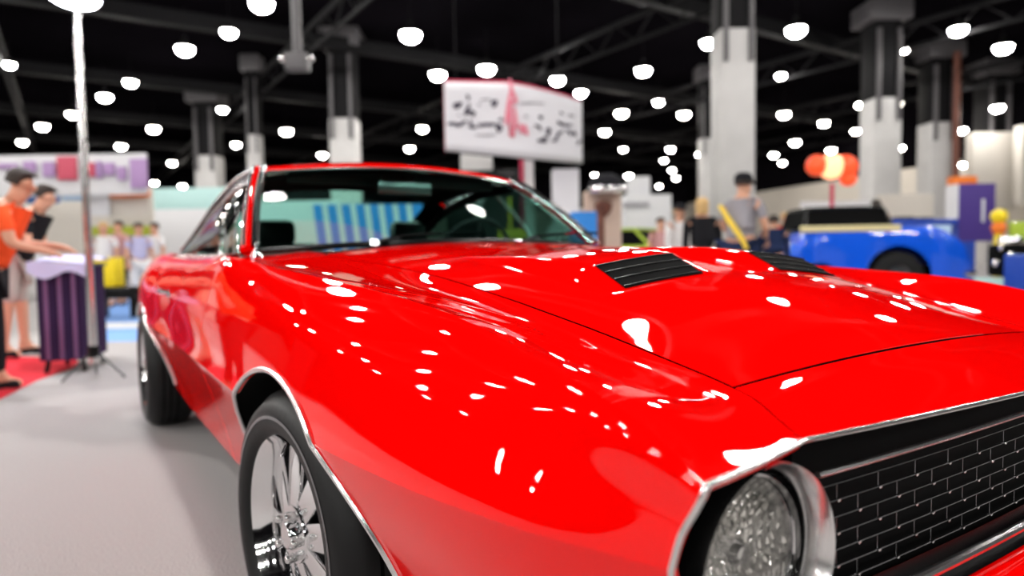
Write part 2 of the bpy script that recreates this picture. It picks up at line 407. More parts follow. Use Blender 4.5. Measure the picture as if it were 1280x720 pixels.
VS = lambda a, b, n: [a+(b-a)*i/n for i in range(n+1)]
def panel(name, xs, vsf, side, m, parent, turn=.012, angle=24, top=None):
    """panel of the body surface, its edges turned in"""
    P = []
    for x in xs:
        ab = arch_bottom(x); vm = v_at(x, ab) if ab else 9
        P.append([body(x, min(v, vm), side) for v in vsf])
    nI, nJ = len(P), len(P[0])
    def nrm(i, j):
        e = 1e-3; x = xs[i]; ab = arch_bottom(x); vm = v_at(x, ab) if ab else 9; v = min(vsf[j], vm)
        x = min(max(x, xs[0]+e), xs[-1]-e); v = min(max(v, e), 5-e)
        a = body(x+e, v, side)-body(x-e, v, side); b = body(x, v+e, side)-body(x, v-e, side)
        n = a.cross(b)*side; n.normalize()
        if n.z < 0 and v < 3: n = -n
        if v >= 3 and n.y*side < 0: n = -n
        return n
    mb = MB().grid(P)
    ed = [[(i, 0) for i in range(nI)], [(i, nJ-1) for i in range(nI)], [(0, j) for j in range(nJ)], [(nI-1, j) for j in range(nJ)]]
    if turn:
        for e in ed: mb.grid([[P[i][j] for i, j in e], [P[i][j]-nrm(i, j)*turn for i, j in e]])
    return mb.build(name, m, parent, angle=angle, merge=1e-5)
G = .0042
xsH = stations(-.62, .87, .018)
# the scoop lip needs fine stations
xsH = sorted(set([x for x in xsH if abs(x-SCOOP_X0+.05) > .07]+[SCOOP_X0-.12+i*.008 for i in range(17)]))
P = []
vsH = [-1+G/.5+(2-2*G/.5)*i/110 for i in range(111)]
for x in xsH: P.append([body(x, abs(v), 1 if v > 0 else -1) for v in vsH])
mb = MB().grid(P)
down = Vector((0, 0, -.0015))
for row in (P[0], P[-1], [p[0] for p in P], [p[-1] for p in P]): mb.grid([row, [q+down for q in row]])
hood = mb.build('hood', M['red'], car, angle=24, merge=1e-5)
# openings of the two scoops: black mouth with a lip of chrome
for s in (-1, 1):
    x_ = SCOOP_X0; zt = interp(T['zc'], x_-.06); 
    yl, yr_ = SCOOP_Y-.108, SCOOP_Y+.108
    def zz(x, y): return section(x, y/interp(T['ys'], x))[1]
    sec = lambda x, y: body(x, y/interp(T['ys'], x), s)
    xa, xb = SCOOP_X0-.004, SCOOP_X0-SCOOP_L+.006
    f = MB().grid([[sec(xa+(xb-xa)*t, yl+(yr_-yl)*k/12)+Vector((0, 0, .0022)) for t in (0, .25, .5, .75, 1)] for k in range(13)]).build('scoop_mouth', M['matte'], hood)
    mb = MB()
    for q in range(4):
        x_ = xa+(xb-xa)*(q*.3+.05); mb.tube([sec(x_, yl+(yr_-yl)*k/12)+Vector((0, 0, .004)) for k in range(13)], .0014, 6)
    mb.build('scoop_louvre', M['black'], hood)
# header panel in front of the bonnet
xsN = VS(.8785, 1.05, 14); P = []
vsN = [-1+.003+(2-.006)*i/60 for i in range(61)]
for x in xsN: P.append([body(x, abs(v), 1 if v > 0 else -1) for v in vsN])
mb = MB().grid(P)
for row in (P[0], [p[0] for p in P], [p[-1] for p in P]): mb.grid([row, [q+down for q in row]])
mb.grid([P[-1], [q+Vector((-.002, 0, -.003)) for q in P[-1]]])
mb.build('header_panel', M['red'], car, angle=24, merge=1e-5)
VF = VS(1+G*2, 2, 14)+VS(2, 3, 16)[1:]+VS(3, 4, 14)[1:]+VS(4, 5, 10)[1:]
for s in (-1, 1):
    panel('fender', stations(-.93, 1.05, .03), VF, s, M['red'], car)
    vd = [v for v in VF if v >= 2]; 
    dr = panel('door', stations(-2.08, -.936, .03), vd, s, M['red'], car)
    panel('quarter_panel', stations(-3.75, -2.086, .03), vd, s, M['red'], car)
    # inner sill along the glass (belt), behind the fender
    B = []
    for x in VS(-2.75, -.93, 30):
        a = body(x, 2, s); B.append([a, a+Vector((0, -s*.045, .012)), a+Vector((0, -s*.05, -.02))])
    MB().grid(B).build('belt_moulding', M['red'], car)
    # door handle
    h = MB(); p = body(-1.86, 3.0, s)
    h.tube([p+Vector((-.07, s*.0, 0)), p+Vector((-.06, s*.03, .004)), p+Vector((.05, s*.03, .004)), p+Vector((.06, s*.0, 0))], [.008, .011, .011, .008], 8)
    h.lathe([(0, .012), (.012, .012), (.014, 0)], 12, Matrix.Translation(p+Vector((.085, s*.004, -.005))) @ Matrix.Rotation(-s*PI/2, 4, 'X'))
    h.build('door_handle', M['chrome'], dr)
# rear deck
P = [[body(x, abs(v), 1 if v > 0 else -1) for v in VS(-2, 2, 40)] for x in VS(-3.75, -2.72, 30)]
MB().grid(P).build('deck_lid', M['red'], car, angle=24, merge=1e-5)
P = [[body(-3.75, abs(v), 1 if v > 0 else -1)+Vector((-.05*math.sin(PI*k/6), 0, 0)) if k else body(-3.75, abs(v), 1 if v > 0 else -1) for k in (0,)] for v in VS(-5, 5, 80)]
mb = MB(); row = [p[0] for p in P]; mb.grid([row, [Vector((-3.80, q.y*.96, .6+(q.z-.6)*.9)) for q in row], [Vector((-3.81, q.y*.5, .6+(q.z-.6)*.5)) for q in row], [Vector((-3.81, 0, .6))]*len(row)])
mb.build('tail_panel', M['red'], car, merge=1e-5)
# cowl (vent panel under the windscreen)
P = [[Vector((x-.0-.10*(abs(v))**2*(0), s_*section(x, abs(v))[0], section(x, abs(v))[1]-.004-(.02 if i > 3 else 0))) for v, s_ in [(abs(q), 1 if q > 0 else -1) for q in VS(-1.3, 1.3, 40)]] for i, x in enumerate(VS(-.626, -.93, 6))]
cw = MB().grid(P).build('cowl', M['black'], car)
# arch lip trims and wheel houses
for s in (-1, 1):
    for cx, cz, a, b, _ in ARCH:
        pts = []
        for k in range(49):
            x = cx-a*math.cos(k*PI/48); z = arch_bottom(max(min(x, cx+a*.99999), cx-a*.99999)) or cz
            v = v_at(x, z); q = body(x, v, s); pts.append(q+Vector((0, s*.001, 0)))
        for e, sg in ((0, -1), (48, 1)):
            zz_ = [cz-.02*i for i in range(1, 5)]
            ext = [body(cx+sg*a*1.002, v_at(cx+sg*a*1.002, z), s) for z in zz_ if z > interp(T['zr'], cx+sg*a)]
            if e == 0: pts = ext[::-1]+pts
            else: pts = pts+ext
        MB().tube(pts, .0065, 8).build('arch_trim', M['satin'], car)
        mb = MB(); inn = []
        ring = [Vector((p.x, s*(abs(p.y)-.004), p.z)) for p in pts]
        mb.grid([ring, [Vector((p.x, s*.76, p.z+.012)) for p in ring], [Vector((cx+(p.x-cx)*1.04, s*.46, p.z+.02)) for p in ring], [Vector((cx, s*.46, cz-.1)) for p in ring]])
        mb.build('wheel_house', M['matte'], car)
# underbody
MB().box((-1.4, 0, .26), (4.4, .9, .10), 0, .02).box((-1.39, 0, .27), (1.95, 1.56, .06), 0, .01).build('underbody', M['matte'], car)
mb = MB().box((.60, 0, .42), (.5, .88, .16), 0, .03).box((.05, 0, .45), (.9, .6, .3), 0, .03); mb.build('engine_block', M['matte'], car)

# ---- nose: opening outline, black surround, chrome trims
outl = [body(1.05, abs(v), 1 if v > 0 else -1) for v in VS(-4.95, 4.95, 160)]
ZB = .455
outr = [p for p in outl if p.z > ZB]
# round off bottom corners
bot = []
pl, prr = outr[0], outr[-1]
for k in range(41):
    t = k/40; y = prr.y+(pl.y-prr.y)*t; bot.append(Vector((.998+.012*math.sin(PI*t), y, ZB-.006)))
loop = outr+bot
mb = MB(); n = len(loop)
inset = [Vector((p.x-.10, p.y*.985, ZB+.10+(p.z-ZB-.10)*.94)) for p in loop]
back = [Vector((.885, p.y*.985, ZB+.10+(p.z-ZB-.10)*.94)) for p in loop]
mb.grid([loop+[loop[0]], inset+[inset[0]], back+[back[0]]])
bv = [mb.bm.verts.new(p) for p in back]; mb.bm.faces.new(bv)
sur = mb.build('grille_surround', M['black'], car, merge=1e-5)
MB().tube([p+Vector((.001, 0, -.001)) for p in outr], .0034, 10, cap=True).build('opening_trim', M['satin'], car)
# grille: chrome upper and lower bars, brick-pattern wires
gy = .485
def gx(y): return .975+.012*(1-(y/gy)**2)
gr = MB()
ys_ = VS(-gy, gy, 24)
gr.tube([Vector((gx(y)+.006, y, .650)) for y in ys_], .0042, 8); upper = gr.build('grille_bar', M['satin'], car)
MB().tube([Vector((gx(y)+.014, y, .472)) for y in ys_], .0075, 10).build('grille_bar', M['satin'], car)
MB().box((.94, 0, .57), (.012, gy*2, .23), 0).build('grille_backing', M['matte'], car)
gm = MB(); zs_ = [.494+.0215*i for i in range(7)]
for i, z in enumerate(zs_):
    gm.tube([Vector((gx(y)-.012, y, z)) for y in ys_], .0013, 6)
wires = gm.build('grille_wire', M['darkchrome'], car)
gm = MB(); clip = None
for i in range(len(zs_)-1):
    y = -gy+.02+(.045 if i % 2 else 0)
    while y < gy:
        gm.tube([Vector((gx(y)-.013, y, zs_[i])), Vector((gx(y)-.013, y, zs_[i+1]))], .0006, 5)
        
        if clip is None: clip = MB().box((0, 0, 0), (.004, .006, .004), 0, .001).build('grille_clip', M['satin'], wires)
        else: clip = clip.copy(); C.objects.link(clip)
        clip.location = (gx(y)-.0105, y, zs_[i]); y += .09
gm.build('grille_divider', M['darkchrome'], wires)
MB().grid([[Vector((gx(y)-.012+dx, y, z)) for y in ys_] for dx, z in ((.0, .482), (.0, .460), (.0, .456))]).build('grille_shelf', M['black'], car)
# valance and bumper
bx = lambda y: 1.02+.03*(1-(y/.8)**2)
yv = VS(-.74, .74, 30)
MB().grid([[Vector((bx(y)+dx-.015, y, z)) for y in yv] for dx, z in ((-.12, .446), (.0, .444), (.012, .436), (.012, .42), (-.02, .36), (-.08, .30), (-.12, .25))]).build('front_valance', M['red'], car)
yb_ = VS(-.82, .82, 34)
prof = [(-.04, .415), (.02, .424), (.045, .418), (.062, .398), (.05, .37), (.055, .36), (.04, .33), (-.02, .32)]
def bpt(y, dx, z):
    c = sstep(.66, .82, abs(y)); return Vector((bx(min(abs(y), .72))+dx*1.0-c*.14, y, z))
MB().grid([[bpt(y, dx, z) for y in yb_] for dx, z in prof]).build('front_bumper', M['chrome'], car)
# rear bumper
MB().grid([[Vector((-3.83-dx-.04*(1-(y/.85)**2), y, z+.12)) for y in yb_] for dx, z in prof]).build('rear_bumper', M['chrome'], car)

# ---- headlights
def headlight(s):
    hc = Vector((.958, s*.604, .578))
    Mx = Matrix.Translation(hc) @ Matrix.Rotation(PI/2, 4, 'Y')      # local z -> +x
    h = MB().lathe([(.096, -.05), (.096, -.006), (.104, .030), (.110, .046), (.1125, .050), (.114, .046), (.112, .02), (.108, -.04)], 64, Mx).build('headlight_bezel', M['satin'], car)
    Mf = Mx; Mx = Mx @ Matrix.Translation((0, 0, .012))
    MB().lathe([(.088, .0), (.091, .007), (.0945, .004), (.096, -.01)], 64, Mx).build('retaining_ring', M['chrome'], h)
    MB().lathe([(.0965, .006), (.0965, -.03), (.089, -.012)], 48, Mx).build('bezel_gasket', M['black'], h)
    MB().lathe([(.088, -.004), (.075, -.020), (.055, -.034), (.035, -.044), (.015, -.048), (0, -.048)], 48, Mx).build('reflector', M['reflector'], h)
    L = MB().lathe([(.0885, -.002), (.080, .008), (.060, .016), (.035, .021), (0, .023)], 48, Mx)
    L.build('lens', M['lensglass'], h)
    MB().lathe([(0, .0), (.010, -.002), (.016, -.012), (.014, -.03)], 20, Mx).build('bulb_shield', M['chrome'], h)
    ml = MB()                                                         # moulded bars across the lens
    for k in range(12):
        y = -.055+k*.010; ml.tube([Mx @ Vector((x_, y, .0135-(x_*x_+y*y)*1.3)) for x_ in (.018, .032, .046, .060)], .0016, 5)
    ml.tube([Mx @ Vector((.014, y, .014-(y*y)*1.3)) for y in VS(-.07, .07, 10)], .0015, 5)
    ml.build('lens_moulding', M['satin'], h)
for s in (-1, 1): headlight(s)

# ---- wheels
def wheel(x, s, steer, y=.80):
    R_ = .318; rr = .210
    root = Vector((x, s*y, R_))
    Mx = Matrix.Translation(root) @ Matrix.Rotation(steer, 4, 'Z') @ Matrix.Rotation(-s*PI/2, 4, 'X')    # local z -> outwards
    w = MB().lathe([(rr, .055), (rr+.012, .078), (rr+.028, .088), (rr+.055, .088), (rr+.078, .080), (R_-.022, .070), (R_-.006, .052), (R_, .03), (R_, -.10), (R_-.012, -.13), (R_-.06, -.15), (rr, -.13)], 72, Mx).build('tyre', M['rubber'], car)
    g = MB()
    for k in (-.055, -.02, .012): g.lathe([(R_+.0006, k-.004), (R_+.0006, k+.004)], 72, Mx)
    g.build('tread_groove', M['matte'], w)
    MB().lathe([(rr+.045, .0895), (rr+.049, .0905), (rr+.053, .0895)], 72, Mx).build('sidewall_ring', M['darkchrome'], w)
    MB().lathe([(rr-.005, -.12), (rr-.02, -.05), (rr-.022, .02), (rr-.016, .045), (rr-.004, .060), (rr+.006, .074), (rr+.011, .072), (rr+.010, .05)], 72, Mx).build('rim', M['chrome'], w)
    MB().lathe([(0, -.07), (rr-.02, -.07)], 40, Mx).build('brake_disc', M['darkchrome'], w)
    sp = MB()
    for k in range(8):
        a = k*2*PI/8+.2; Rk = Mx @ Matrix.Rotation(a, 4, 'Z')
        b = bmesh.new(); bmesh.ops.create_cube(b, size=1)
        for v in b.verts:
            o_ = v.co.x > 0; hw = .040 if o_ else .026; 
            v.co = Vector((.19 if o_ else .05, math.copysign(hw, v.co.y), (.030 if o_ else .055)+(0 if v.co.z > 0 else -.03)))
        bmesh.ops.bevel(b, geom=b.edges[:], offset=.006, segments=2, profile=.5, affect='EDGES'); bmesh.ops.transform(b, matrix=Rk, verts=b.verts); sp.add(b)
    sp.lathe([(0, .075), (.025, .074), (.03, .066), (.032, .058), (.062, .056), (.068, .045), (.068, .01)], 32, Mx)
    sp.build('spokes', M['chrome'], w)
    for k in range(5):
        a = k*2*PI/5; MB().lathe([(0, .082), (.007, .080), (.010, .074), (.010, .05)], 10, Mx @ Matrix.Translation((.047*math.cos(a), .047*math.sin(a), 0))).build('lug_nut', M['satin'], w)
for s in (-1, 1):
    wheel(-.03 if s < 0 else -.03, s, math.radians(6.5), .787); wheel(-2.79, s, 0, .83)

# ---- greenhouse
def coons(c0, c1, d0, d1, n=16, m=16):
    """c0,c1: curves in u (bottom, top); d0,d1: curves in v (left, right); functions of t"""
    P = []
    for i in range(n+1):
        u = i/n; row = []
        for j in range(m+1):
            v = j/m
            a = c0(u)*(1-v)+c1(u)*v; b = d0(v)*(1-u)+d1(v)*u
            c = c0(0)*(1-u)*(1-v)+c0(1)*u*(1-v)+c1(0)*(1-u)*v+c1(1)*u*v
            row.append(a+b-c)
        P.append(row)
    return P
def arc(a, mid, b):
    a, mid, b = Vector(a), Vector(mid), Vector(b); q = mid*2-(a+b)/2
    return lambda t: a*(1-t)**2+q*2*t*(1-t)+b*t*t
WB = arc((-.885, -.715, .945), (-.70, 0, .972), (-.885, .715, .945))
WT = arc((-1.33, -.575, 1.262), (-1.23, 0, 1.292), (-1.33, .575, 1.262))
SW = lambda s: arc((-.885, s*.715, .945), (-1.10, s*.655, 1.115), (-1.33, s*.575, 1.262))
MB().grid(coons(WB, WT, SW(-1), SW(1), 28, 14)).build('windscreen', M['glass'], car)
RB = arc((-2.05, -.55, 1.235), (-2.02, 0, 1.290), (-2.05, .55, 1.235))
RS = lambda s: arc((-1.33, s*.575, 1.262), (-1.68, s*.578, 1.272), (-2.05, s*.55, 1.235))
rp = coons(WT, RB, RS(-1), RS(1), 28, 18)
for i, row in enumerate(rp):
    for j, p in enumerate(row):
        p.z += .030*(math.sin(PI*i/28)**.6)*math.sin(PI*j/18)
MB().grid(rp).build('roof', M['red'], car, solid=.012)
MB().grid([[p+Vector((0, 0, -.03)) for p in r] for r in rp]).build('headliner', M['matte'], car)
MB().grid([[WT(t)+Vector((.012, 0, -.008)) for t in VS(0, 1, 24)], [WT(t)+Vector((.002, 0, .008)) for t in VS(0, 1, 24)], [WT(t)+Vector((-.03, 0, .014)) for t in VS(0, 1, 24)]]).build('roof_header', M['red'], car)
MB().tube([WT(t)+Vector((.016, 0, -.012)) for t in VS(0, 1, 24)], .006, 8).build('windscreen_trim', M['satin'], car)
BB = arc((-2.78, -.60, .965), (-2.92, 0, .975), (-2.78, .60, .965))
BS = lambda s: arc((-2.05, s*.55, 1.235), (-2.42, s*.59, 1.115), (-2.78, s*.60, .965))
MB().grid(coons(RB, BB, BS(-1), BS(1), 20, 14)).build('rear_window', M['glass'], car)
for s in (-1, 1):
    # roof rail, belt, side glass and sail panel
    MB().tube([SW(s)(t)+Vector((-.014, s*.018, -.002)) for t in VS(0, 1, 10)], [.024]+[.021]*9+[.020] if s < 0 else .011, 12).build('windscreen_pillar', M['red'], car)
    MB().tube([SW(s)(t)+Vector((.006, s*(.004 if s < 0 else .010), .012)) for t in VS(0, 1, 10)], .007 if s < 0 else .017, 10).build('pillar_seal', M['black'], car)
    MB().tube([SW(s)(t)+Vector((.012, -s*.008, .012)) for t in VS(0, 1, 10)], .0055, 8).build('pillar_trim', M['satin'], car)
    MB().tube([SW(s)(t)+Vector((.004, s*.034, .012)) for t in VS(0, 1, 10)], .0055, 8).build('pillar_drip_moulding', M['satin'], car)
    RT = [(-2.70, .70, .945), (-2.55, .672, 1.005), (-2.35, .642, 1.085), (-2.1, .618, 1.165), (-1.85, .604, 1.215), (-1.6, .600, 1.243), (-1.33, .597, 1.248)]
    def rp_(x, s=s): return Vector((x, s*interp([(a, b) for a, b, c in RT], x), interp([(a, c) for a, b, c in RT], x)))
    rail = lambda t: rp_(-1.33-.72*t); qrail = lambda t: rp_(-2.05-.63*t)
    full = [rail(t) for t in VS(0, 1, 14)]+[qrail(t) for t in VS(0, 1, 14)][1:]
    MB().tube(full, .019, 10).build('roof_rail', M['black'], car)
    MB().tube([q+Vector((0, -s*.02, -.02)) for q in full], .022, 8).build('rail_lining', M['matte'], car)
    MB().tube([p+Vector((0, s*.014, .016)) for p in full], .005, 8).build('drip_moulding', M['satin'], car)
    # sail panel between the rail and rear window
    A = [qrail(t) for t in VS(0, 1, 14)]; Bq = [BS(s)(t) for t in VS(0, 1, 14)]
    MB().grid([A, Bq]).build('sail_panel', M['red'], car, solid=.01)
    MB().grid([[q+Vector((.03, -s*.03, -.0)) for q in A], [q+Vector((.05, -s*.045, -.02)) for q in Bq], [q+Vector((.03, -s*.09, -.035)) for q in Bq]]).build('sail_lining', M['matte'], car)
    # side glass: between belt and rail
    gl = []
    for i in range(21):
        u = i/20; tx = -.93+(-2.28+.93)*u
        belt = Vector((tx, s*(.745), .925))
        # top point: on the pillar line for the front, rail behind
        k = u
        top = (SW(s)(min(1, k/.16)) if k < .16 else (rail((k-.16)/.50) if k < .66 else qrail((k-.66)/.34*.80)))
        top = Vector((top.x, top.y, top.z-.012)); 
        gl.append([belt.lerp(top, v) + Vector((0, s*.03*math.sin(PI*v), 0)) for v in VS(0, 1, 8)])
    MB().grid(gl).build('side_window', M['sideglass'], car)
    MB().tube([r[-1]+Vector((0, s*.008, -.008)) for r in gl[2:]]+[gl[-1][0]+Vector((0, s*.008, 0))], .008, 8).build('window_frame', M['satin'], car)
    MB().tube([Vector((-.93, s*.755, .928)), Vector((-1.6, s*.757, .926)), Vector((-2.28, s*.757, .93))], .007, 8).build('belt_trim', M['satin'], car)
    # vent window divider
    v0 = gl[6]; MB().tube([v0[0], v0[4], v0[-1]], .006, 8).build('quarter_divider', M['satin'], car)
    # inner door card
    MB().faces([(-.9, s*.70, .93), (-2.6, s*.72, .93), (-2.6, s*.70, .3), (-.9, s*.68, .3)], [(0, 1, 2, 3)]).build('door_card', M['vinyl'], car, smooth=False)
# black seal round the windscreen base, wipers, antenna
MB().tube([WB(t)+Vector((.012, 0, -.006)) for t in VS(0, 1, 30)], .010, 8).build('windscreen_seal', M['black'], car)
# black strips under the bonnet edges, standing in for shade in the gaps
for s in (-1, 1):
    MB().grid([[body(x, 1, s)+Vector((0, dy, -.0045)) for x in VS(-.6, .872, 50)] for dy in (-.02, .02)]).build('hood_gap_shade', M['matte'], car)
MB().grid([[body(x, abs(v), 1 if v > 0 else -1)+Vector((0, 0, -.0045)) for v in VS(-1, 1, 40)] for x in (.855, .865, .875, .885)]).build('hood_gap_shade', M['matte'], car)
for s0 in (-.35, .22):
    mb = MB().tube([Vector((-.70, s0-.02, .965)), Vector((-.72, s0+.10, .985)), Vector((-.755, s0+.30, 1.0))], [.006, .005, .003], 8)
    mb.lathe([(0, .02), (.014, .018), (.018, 0)], 12, Matrix.Translation((-.70, s0-.02, .955)))
    wp = mb.build('wiper_arm', M['chrome'], car)
    MB().tube([Vector((-.705, s0+.07, .984)), Vector((-.76, s0+.30, .998)), Vector((-.81, s0+.46, 1.0))], .005, 6).build('wiper_blade', M['matte'], wp)
pa = body(-.80, 1.7, -1)
MB().lathe([(.020, 0), (.014, .012), (.007, .022), (.004, .045), (0, .05)], 14, Matrix.Translation(pa)).build('antenna_base', M['chrome'], car)
# ---- interior
MB().box((-1.02, 0, .86), (.34, 1.36, .16), 0, .04).box((-1.0, 0, .60), (.1, 1.3, .5)).build('dashboard', M['vinyl'], car)
mb = MB(); Mw = Matrix.Translation((-1.32, .36, .90)) @ Matrix.Rotation(math.radians(-68), 4, 'Y')
mb.tube([Mw @ Vector((.19*math.cos(a), .19*math.sin(a), 0)) for a in VS(0, 2*PI, 36)[:-1]], .011, 8, closed=True)
for a in (0, 2.1, 4.2): mb.tube([Mw @ Vector((0, 0, -.03)), Mw @ Vector((.18*math.cos(a), .18*math.sin(a), 0))], .008, 6)
mb.tube([Mw @ Vector((0, 0, -.03)), Mw @ Vector((0, 0, -.30))], .025, 8); mb.build('steering_wheel', M['vinyl'], car)
for y in (-.36, .36):
    st = MB().box((-1.75, y, .50), (.50, .50, .16), 0, .05).build('front_seat', M['vinyl'], car)
    MB().box((-2.00, y, .76), (.13, .48, .46), 0, .05, Matrix.Rotation(math.radians(-14), 4, 'Y')).build('seat_back', M['vinyl'], st)
    MB().box((-2.06, y, 1.04), (.09, .20, .13), 0, .035).tube([(-2.05, y, .95), (-2.05, y, 1.0)], .012, 6).build('headrest', M['vinyl'], st)
rs = MB().box((-2.50, 0, .50), (.45, 1.2, .16), 0, .05).box((-2.70, 0, .74), (.12, 1.2, .42), 0, .04).build('rear_seat', M['vinyl'], car)
MB().box((-2.70, 0, .925), (.32, 1.15, .02)).build('parcel_shelf', M['vinyl'], car)
MB().box((-1.8, 0, .33), (2.0, 1.4, .05)).build('cabin_floor', M['matte'], car)
mm = MB().tube([(-1.30, .0, 1.262), (-1.27, .0, 1.215)], .006, 8).box((-1.272, .0, 1.205), (.014, .25, .058), 0, .010).build('rear_view_mirror', M['darkchrome'], car)
for s in (-1, 1): MB().box((-1.34, s*.28, 1.25), (.02, .40, .07), 0, .008).build('sun_visor', M['vinyl'], car)
# ------------------------------------------------------------------ people
def skin(name, J, E_, m, parent, sub=2):
    """one continuous surface grown on a skeleton: J {joint: (point, radius)}, E_ list of bones; first joint is the root"""
    ks = list(J); me = bpy.data.meshes.new(name)
    me.from_pydata([J[k][0] for k in ks], [(ks.index(a), ks.index(b)) for a, b in E_], [])
    me.materials.append(m); o = bpy.data.objects.new(name, me); C.objects.link(o); o.parent = parent
    md = o.modifiers.new('skin', 'SKIN'); md.use_smooth_shade = True
    ly = me.skin_vertices[0].data
    for i, k in enumerate(ks):
        r = J[k][1]; ly[i].radius = r if isinstance(r, tuple) else (r, r); ly[i].use_root = i == 0
    s = o.modifiers.new('sub', 'SUBSURF'); s.levels = sub; s.render_levels = sub
    return o
def person(label, loc, rz, h=1.75, lean=0, arms=None, shirt='whitecloth', pants='denim', shorts=False, hair='hair_dark', hairlen=0, cap=None, look=0, long_sleeve=False, stride=.06, sturdy=1.0):
    t = thing('person', label, 'person', loc, rz); k = h/1.75
    def L(x, y, z):                     # lean the upper body forward about the hips
        if z > .95: dz = z-.95; x = x+dz*math.sin(lean); z = .95+dz*math.cos(lean)
        return Vector((x*k, y*k, z*k))
    b = sturdy; J = {}
    J['pelvis'] = (L(0, 0, .97), (.13*b*k, .15*b*k)); J['waist'] = (L(0, 0, 1.10), (.125*b*k, .125*b*k)); J['chest'] = (L(.01, 0, 1.30), (.132*b*k, .132*b*k)); J['upper'] = (L(0, 0, 1.43), (.088*k, .088*k))
    J['neck'] = (L(.01, 0, 1.51), .055*k); J['skull'] = (L(.03, 0, 1.60), (.075*k, .072*k)); J['brow'] = (L(.025, 0, 1.67), (.092*k, .078*k)); J['crown'] = (L(.015, 0, 1.73), (.060*k, .055*k))
    E_ = [('pelvis', 'waist'), ('waist', 'chest'), ('chest', 'upper'), ('upper', 'neck'), ('neck', 'skull'), ('skull', 'brow'), ('brow', 'crown')]
    J['nose'] = (L(.125, 0, 1.625), .012*k); E_.append(('skull', 'nose'))
    ARM = arms or {1: ((.0, .25, 1.15), (.08, .24, .92)), -1: ((.0, -.25, 1.15), (.08, -.24, .92))}
    for s in (1, -1):
        e, wv = ARM[s]; n = 'L' if s > 0 else 'R'
        J['sh'+n] = (L(0, s*.185*b, 1.41), .062*k); J['el'+n] = (L(*e), .043*k); J['wr'+n] = (L(*wv), .028*k)
        E_ += [('upper', 'sh'+n), ('sh'+n, 'el'+n), ('el'+n, 'wr'+n)]
        d = (J['wr'+n][0]-J['el'+n][0]).normalized(); sd = d.cross(Vector((0, 0, 1))); sd = sd.normalized() if sd.length > .1 else Vector((1, 0, 0)); nn = sd.cross(d)
        pm = J['wr'+n][0]+d*.07*k; J['pm'+n] = (pm, (.036*k, .020*k)); E_.append(('wr'+n, 'pm'+n))
        for f in range(4):
            q = pm+sd*(f-1.5)*.020*k+d*.02*k; ln = (.065, .075, .07, .055)[f]*k
            J['f%d%s' % (f, n)] = (q+d*.02*k, .0095*k); J['g%d%s' % (f, n)] = (q+d*ln*.6-nn*.008, .0085*k); J['h%d%s' % (f, n)] = (q+d*ln-nn*.022, .0075*k)
            E_ += [('pm'+n, 'f%d%s' % (f, n)), ('f%d%s' % (f, n), 'g%d%s' % (f, n)), ('g%d%s' % (f, n), 'h%d%s' % (f, n))]
        J['th'+n] = (pm-sd*.045*k-d*.02*k, .011*k); J['ti'+n] = (pm-sd*.055*k+d*.025*k, .009*k); E_ += [('pm'+n, 'th'+n), ('th'+n, 'ti'+n)]
        J['ear'+n] = (L(.02, s*.085, 1.635), (.012*k, .018*k)); E_.append(('brow', 'ear'+n))
        J['hip'+n] = (L(0, s*.09, .90), .095*b*k); J['kn'+n] = (L(.02+s*stride*.5, s*.105, .50), .060*k); J['an'+n] = (L(s*stride, s*.11, .09), .040*k); J['toe'+n] = (L(s*stride+.15, s*.125, .035), .034*k); J['heel'+n] = (L(s*stride-.04, s*.11, .036), .034*k)
        E_ += [('pelvis', 'hip'+n), ('hip'+n, 'kn'+n), ('kn'+n, 'an'+n), ('an'+n, 'toe'+n), ('an'+n, 'heel'+n)]
    skin('body', J, E_, M['skin'], t)
    def sub(names, edges, grow): return {q: (J[q][0], tuple(r+grow for r in J[q][1]) if isinstance(J[q][1], tuple) else J[q][1]+grow) for q in names}, edges
    nm = ['chest', 'waist', 'pelvis', 'upper']; ed = [('chest', 'waist'), ('waist', 'pelvis'), ('chest', 'upper')]
    S, ed = sub(nm+['shL', 'shR'], ed+[('upper', 'shL'), ('upper', 'shR')], .027)
    for n in 'LR':
        a, e_ = J['sh'+n][0], J['el'+n][0]; S['m'+n] = ((a+(e_-a)*.72), .056*k) if not long_sleeve else (e_, .054*k); S['sh'+n] = (a, .056*k); S['s2'+n] = (a.lerp(e_, .22)+Vector((0, 0, .01*k)), .064*k); ed += [('sh'+n, 's2'+n), ('s2'+n, 'm'+n)]
        if long_sleeve: S['w'+n] = (e_.lerp(J['wr'+n][0], .92), .040*k); ed.append(('m'+n, 'w'+n))
    skin('shirt', S, ed, M[shirt], t)
    P_, ed = sub(['pelvis', 'hipL', 'hipR', 'knL', 'knR'], [('pelvis', 'hipL'), ('pelvis', 'hipR'), ('hipL', 'knL'), ('hipR', 'knR')], .016)
    if not shorts:
        for n in 'LR': P_['an'+n] = (J['an'+n][0]+Vector((0, 0, .03)), .056*k); ed.append(('kn'+n, 'an'+n))
    skin('shorts' if shorts else 'trousers', P_, ed, M[pants], t)
    for n in 'LR':
        skin('shoe', {'a': (J['an'+n][0]-Vector((0, 0, .02)), .046*k), 't': (J['toe'+n][0], .040*k), 'h': (J['heel'+n][0], .040*k)}, [('a', 't'), ('a', 'h')], M['blackcloth'], t)
    br = J['brow'][0]
    Hm = Matrix.Translation(br+Vector((-.012*k, 0, .012*k))) @ Matrix.Rotation(lean, 4, 'Y') @ Matrix.Scale(1.12, 4, (1, 0, 0))
    hb = MB().lathe([(.092*k, -.05*k-hairlen), (.098*k, -.02*k), (.098*k, .02*k), (.085*k, .06*k), (.055*k, .085*k), (0, .096*k)], 24, Hm)
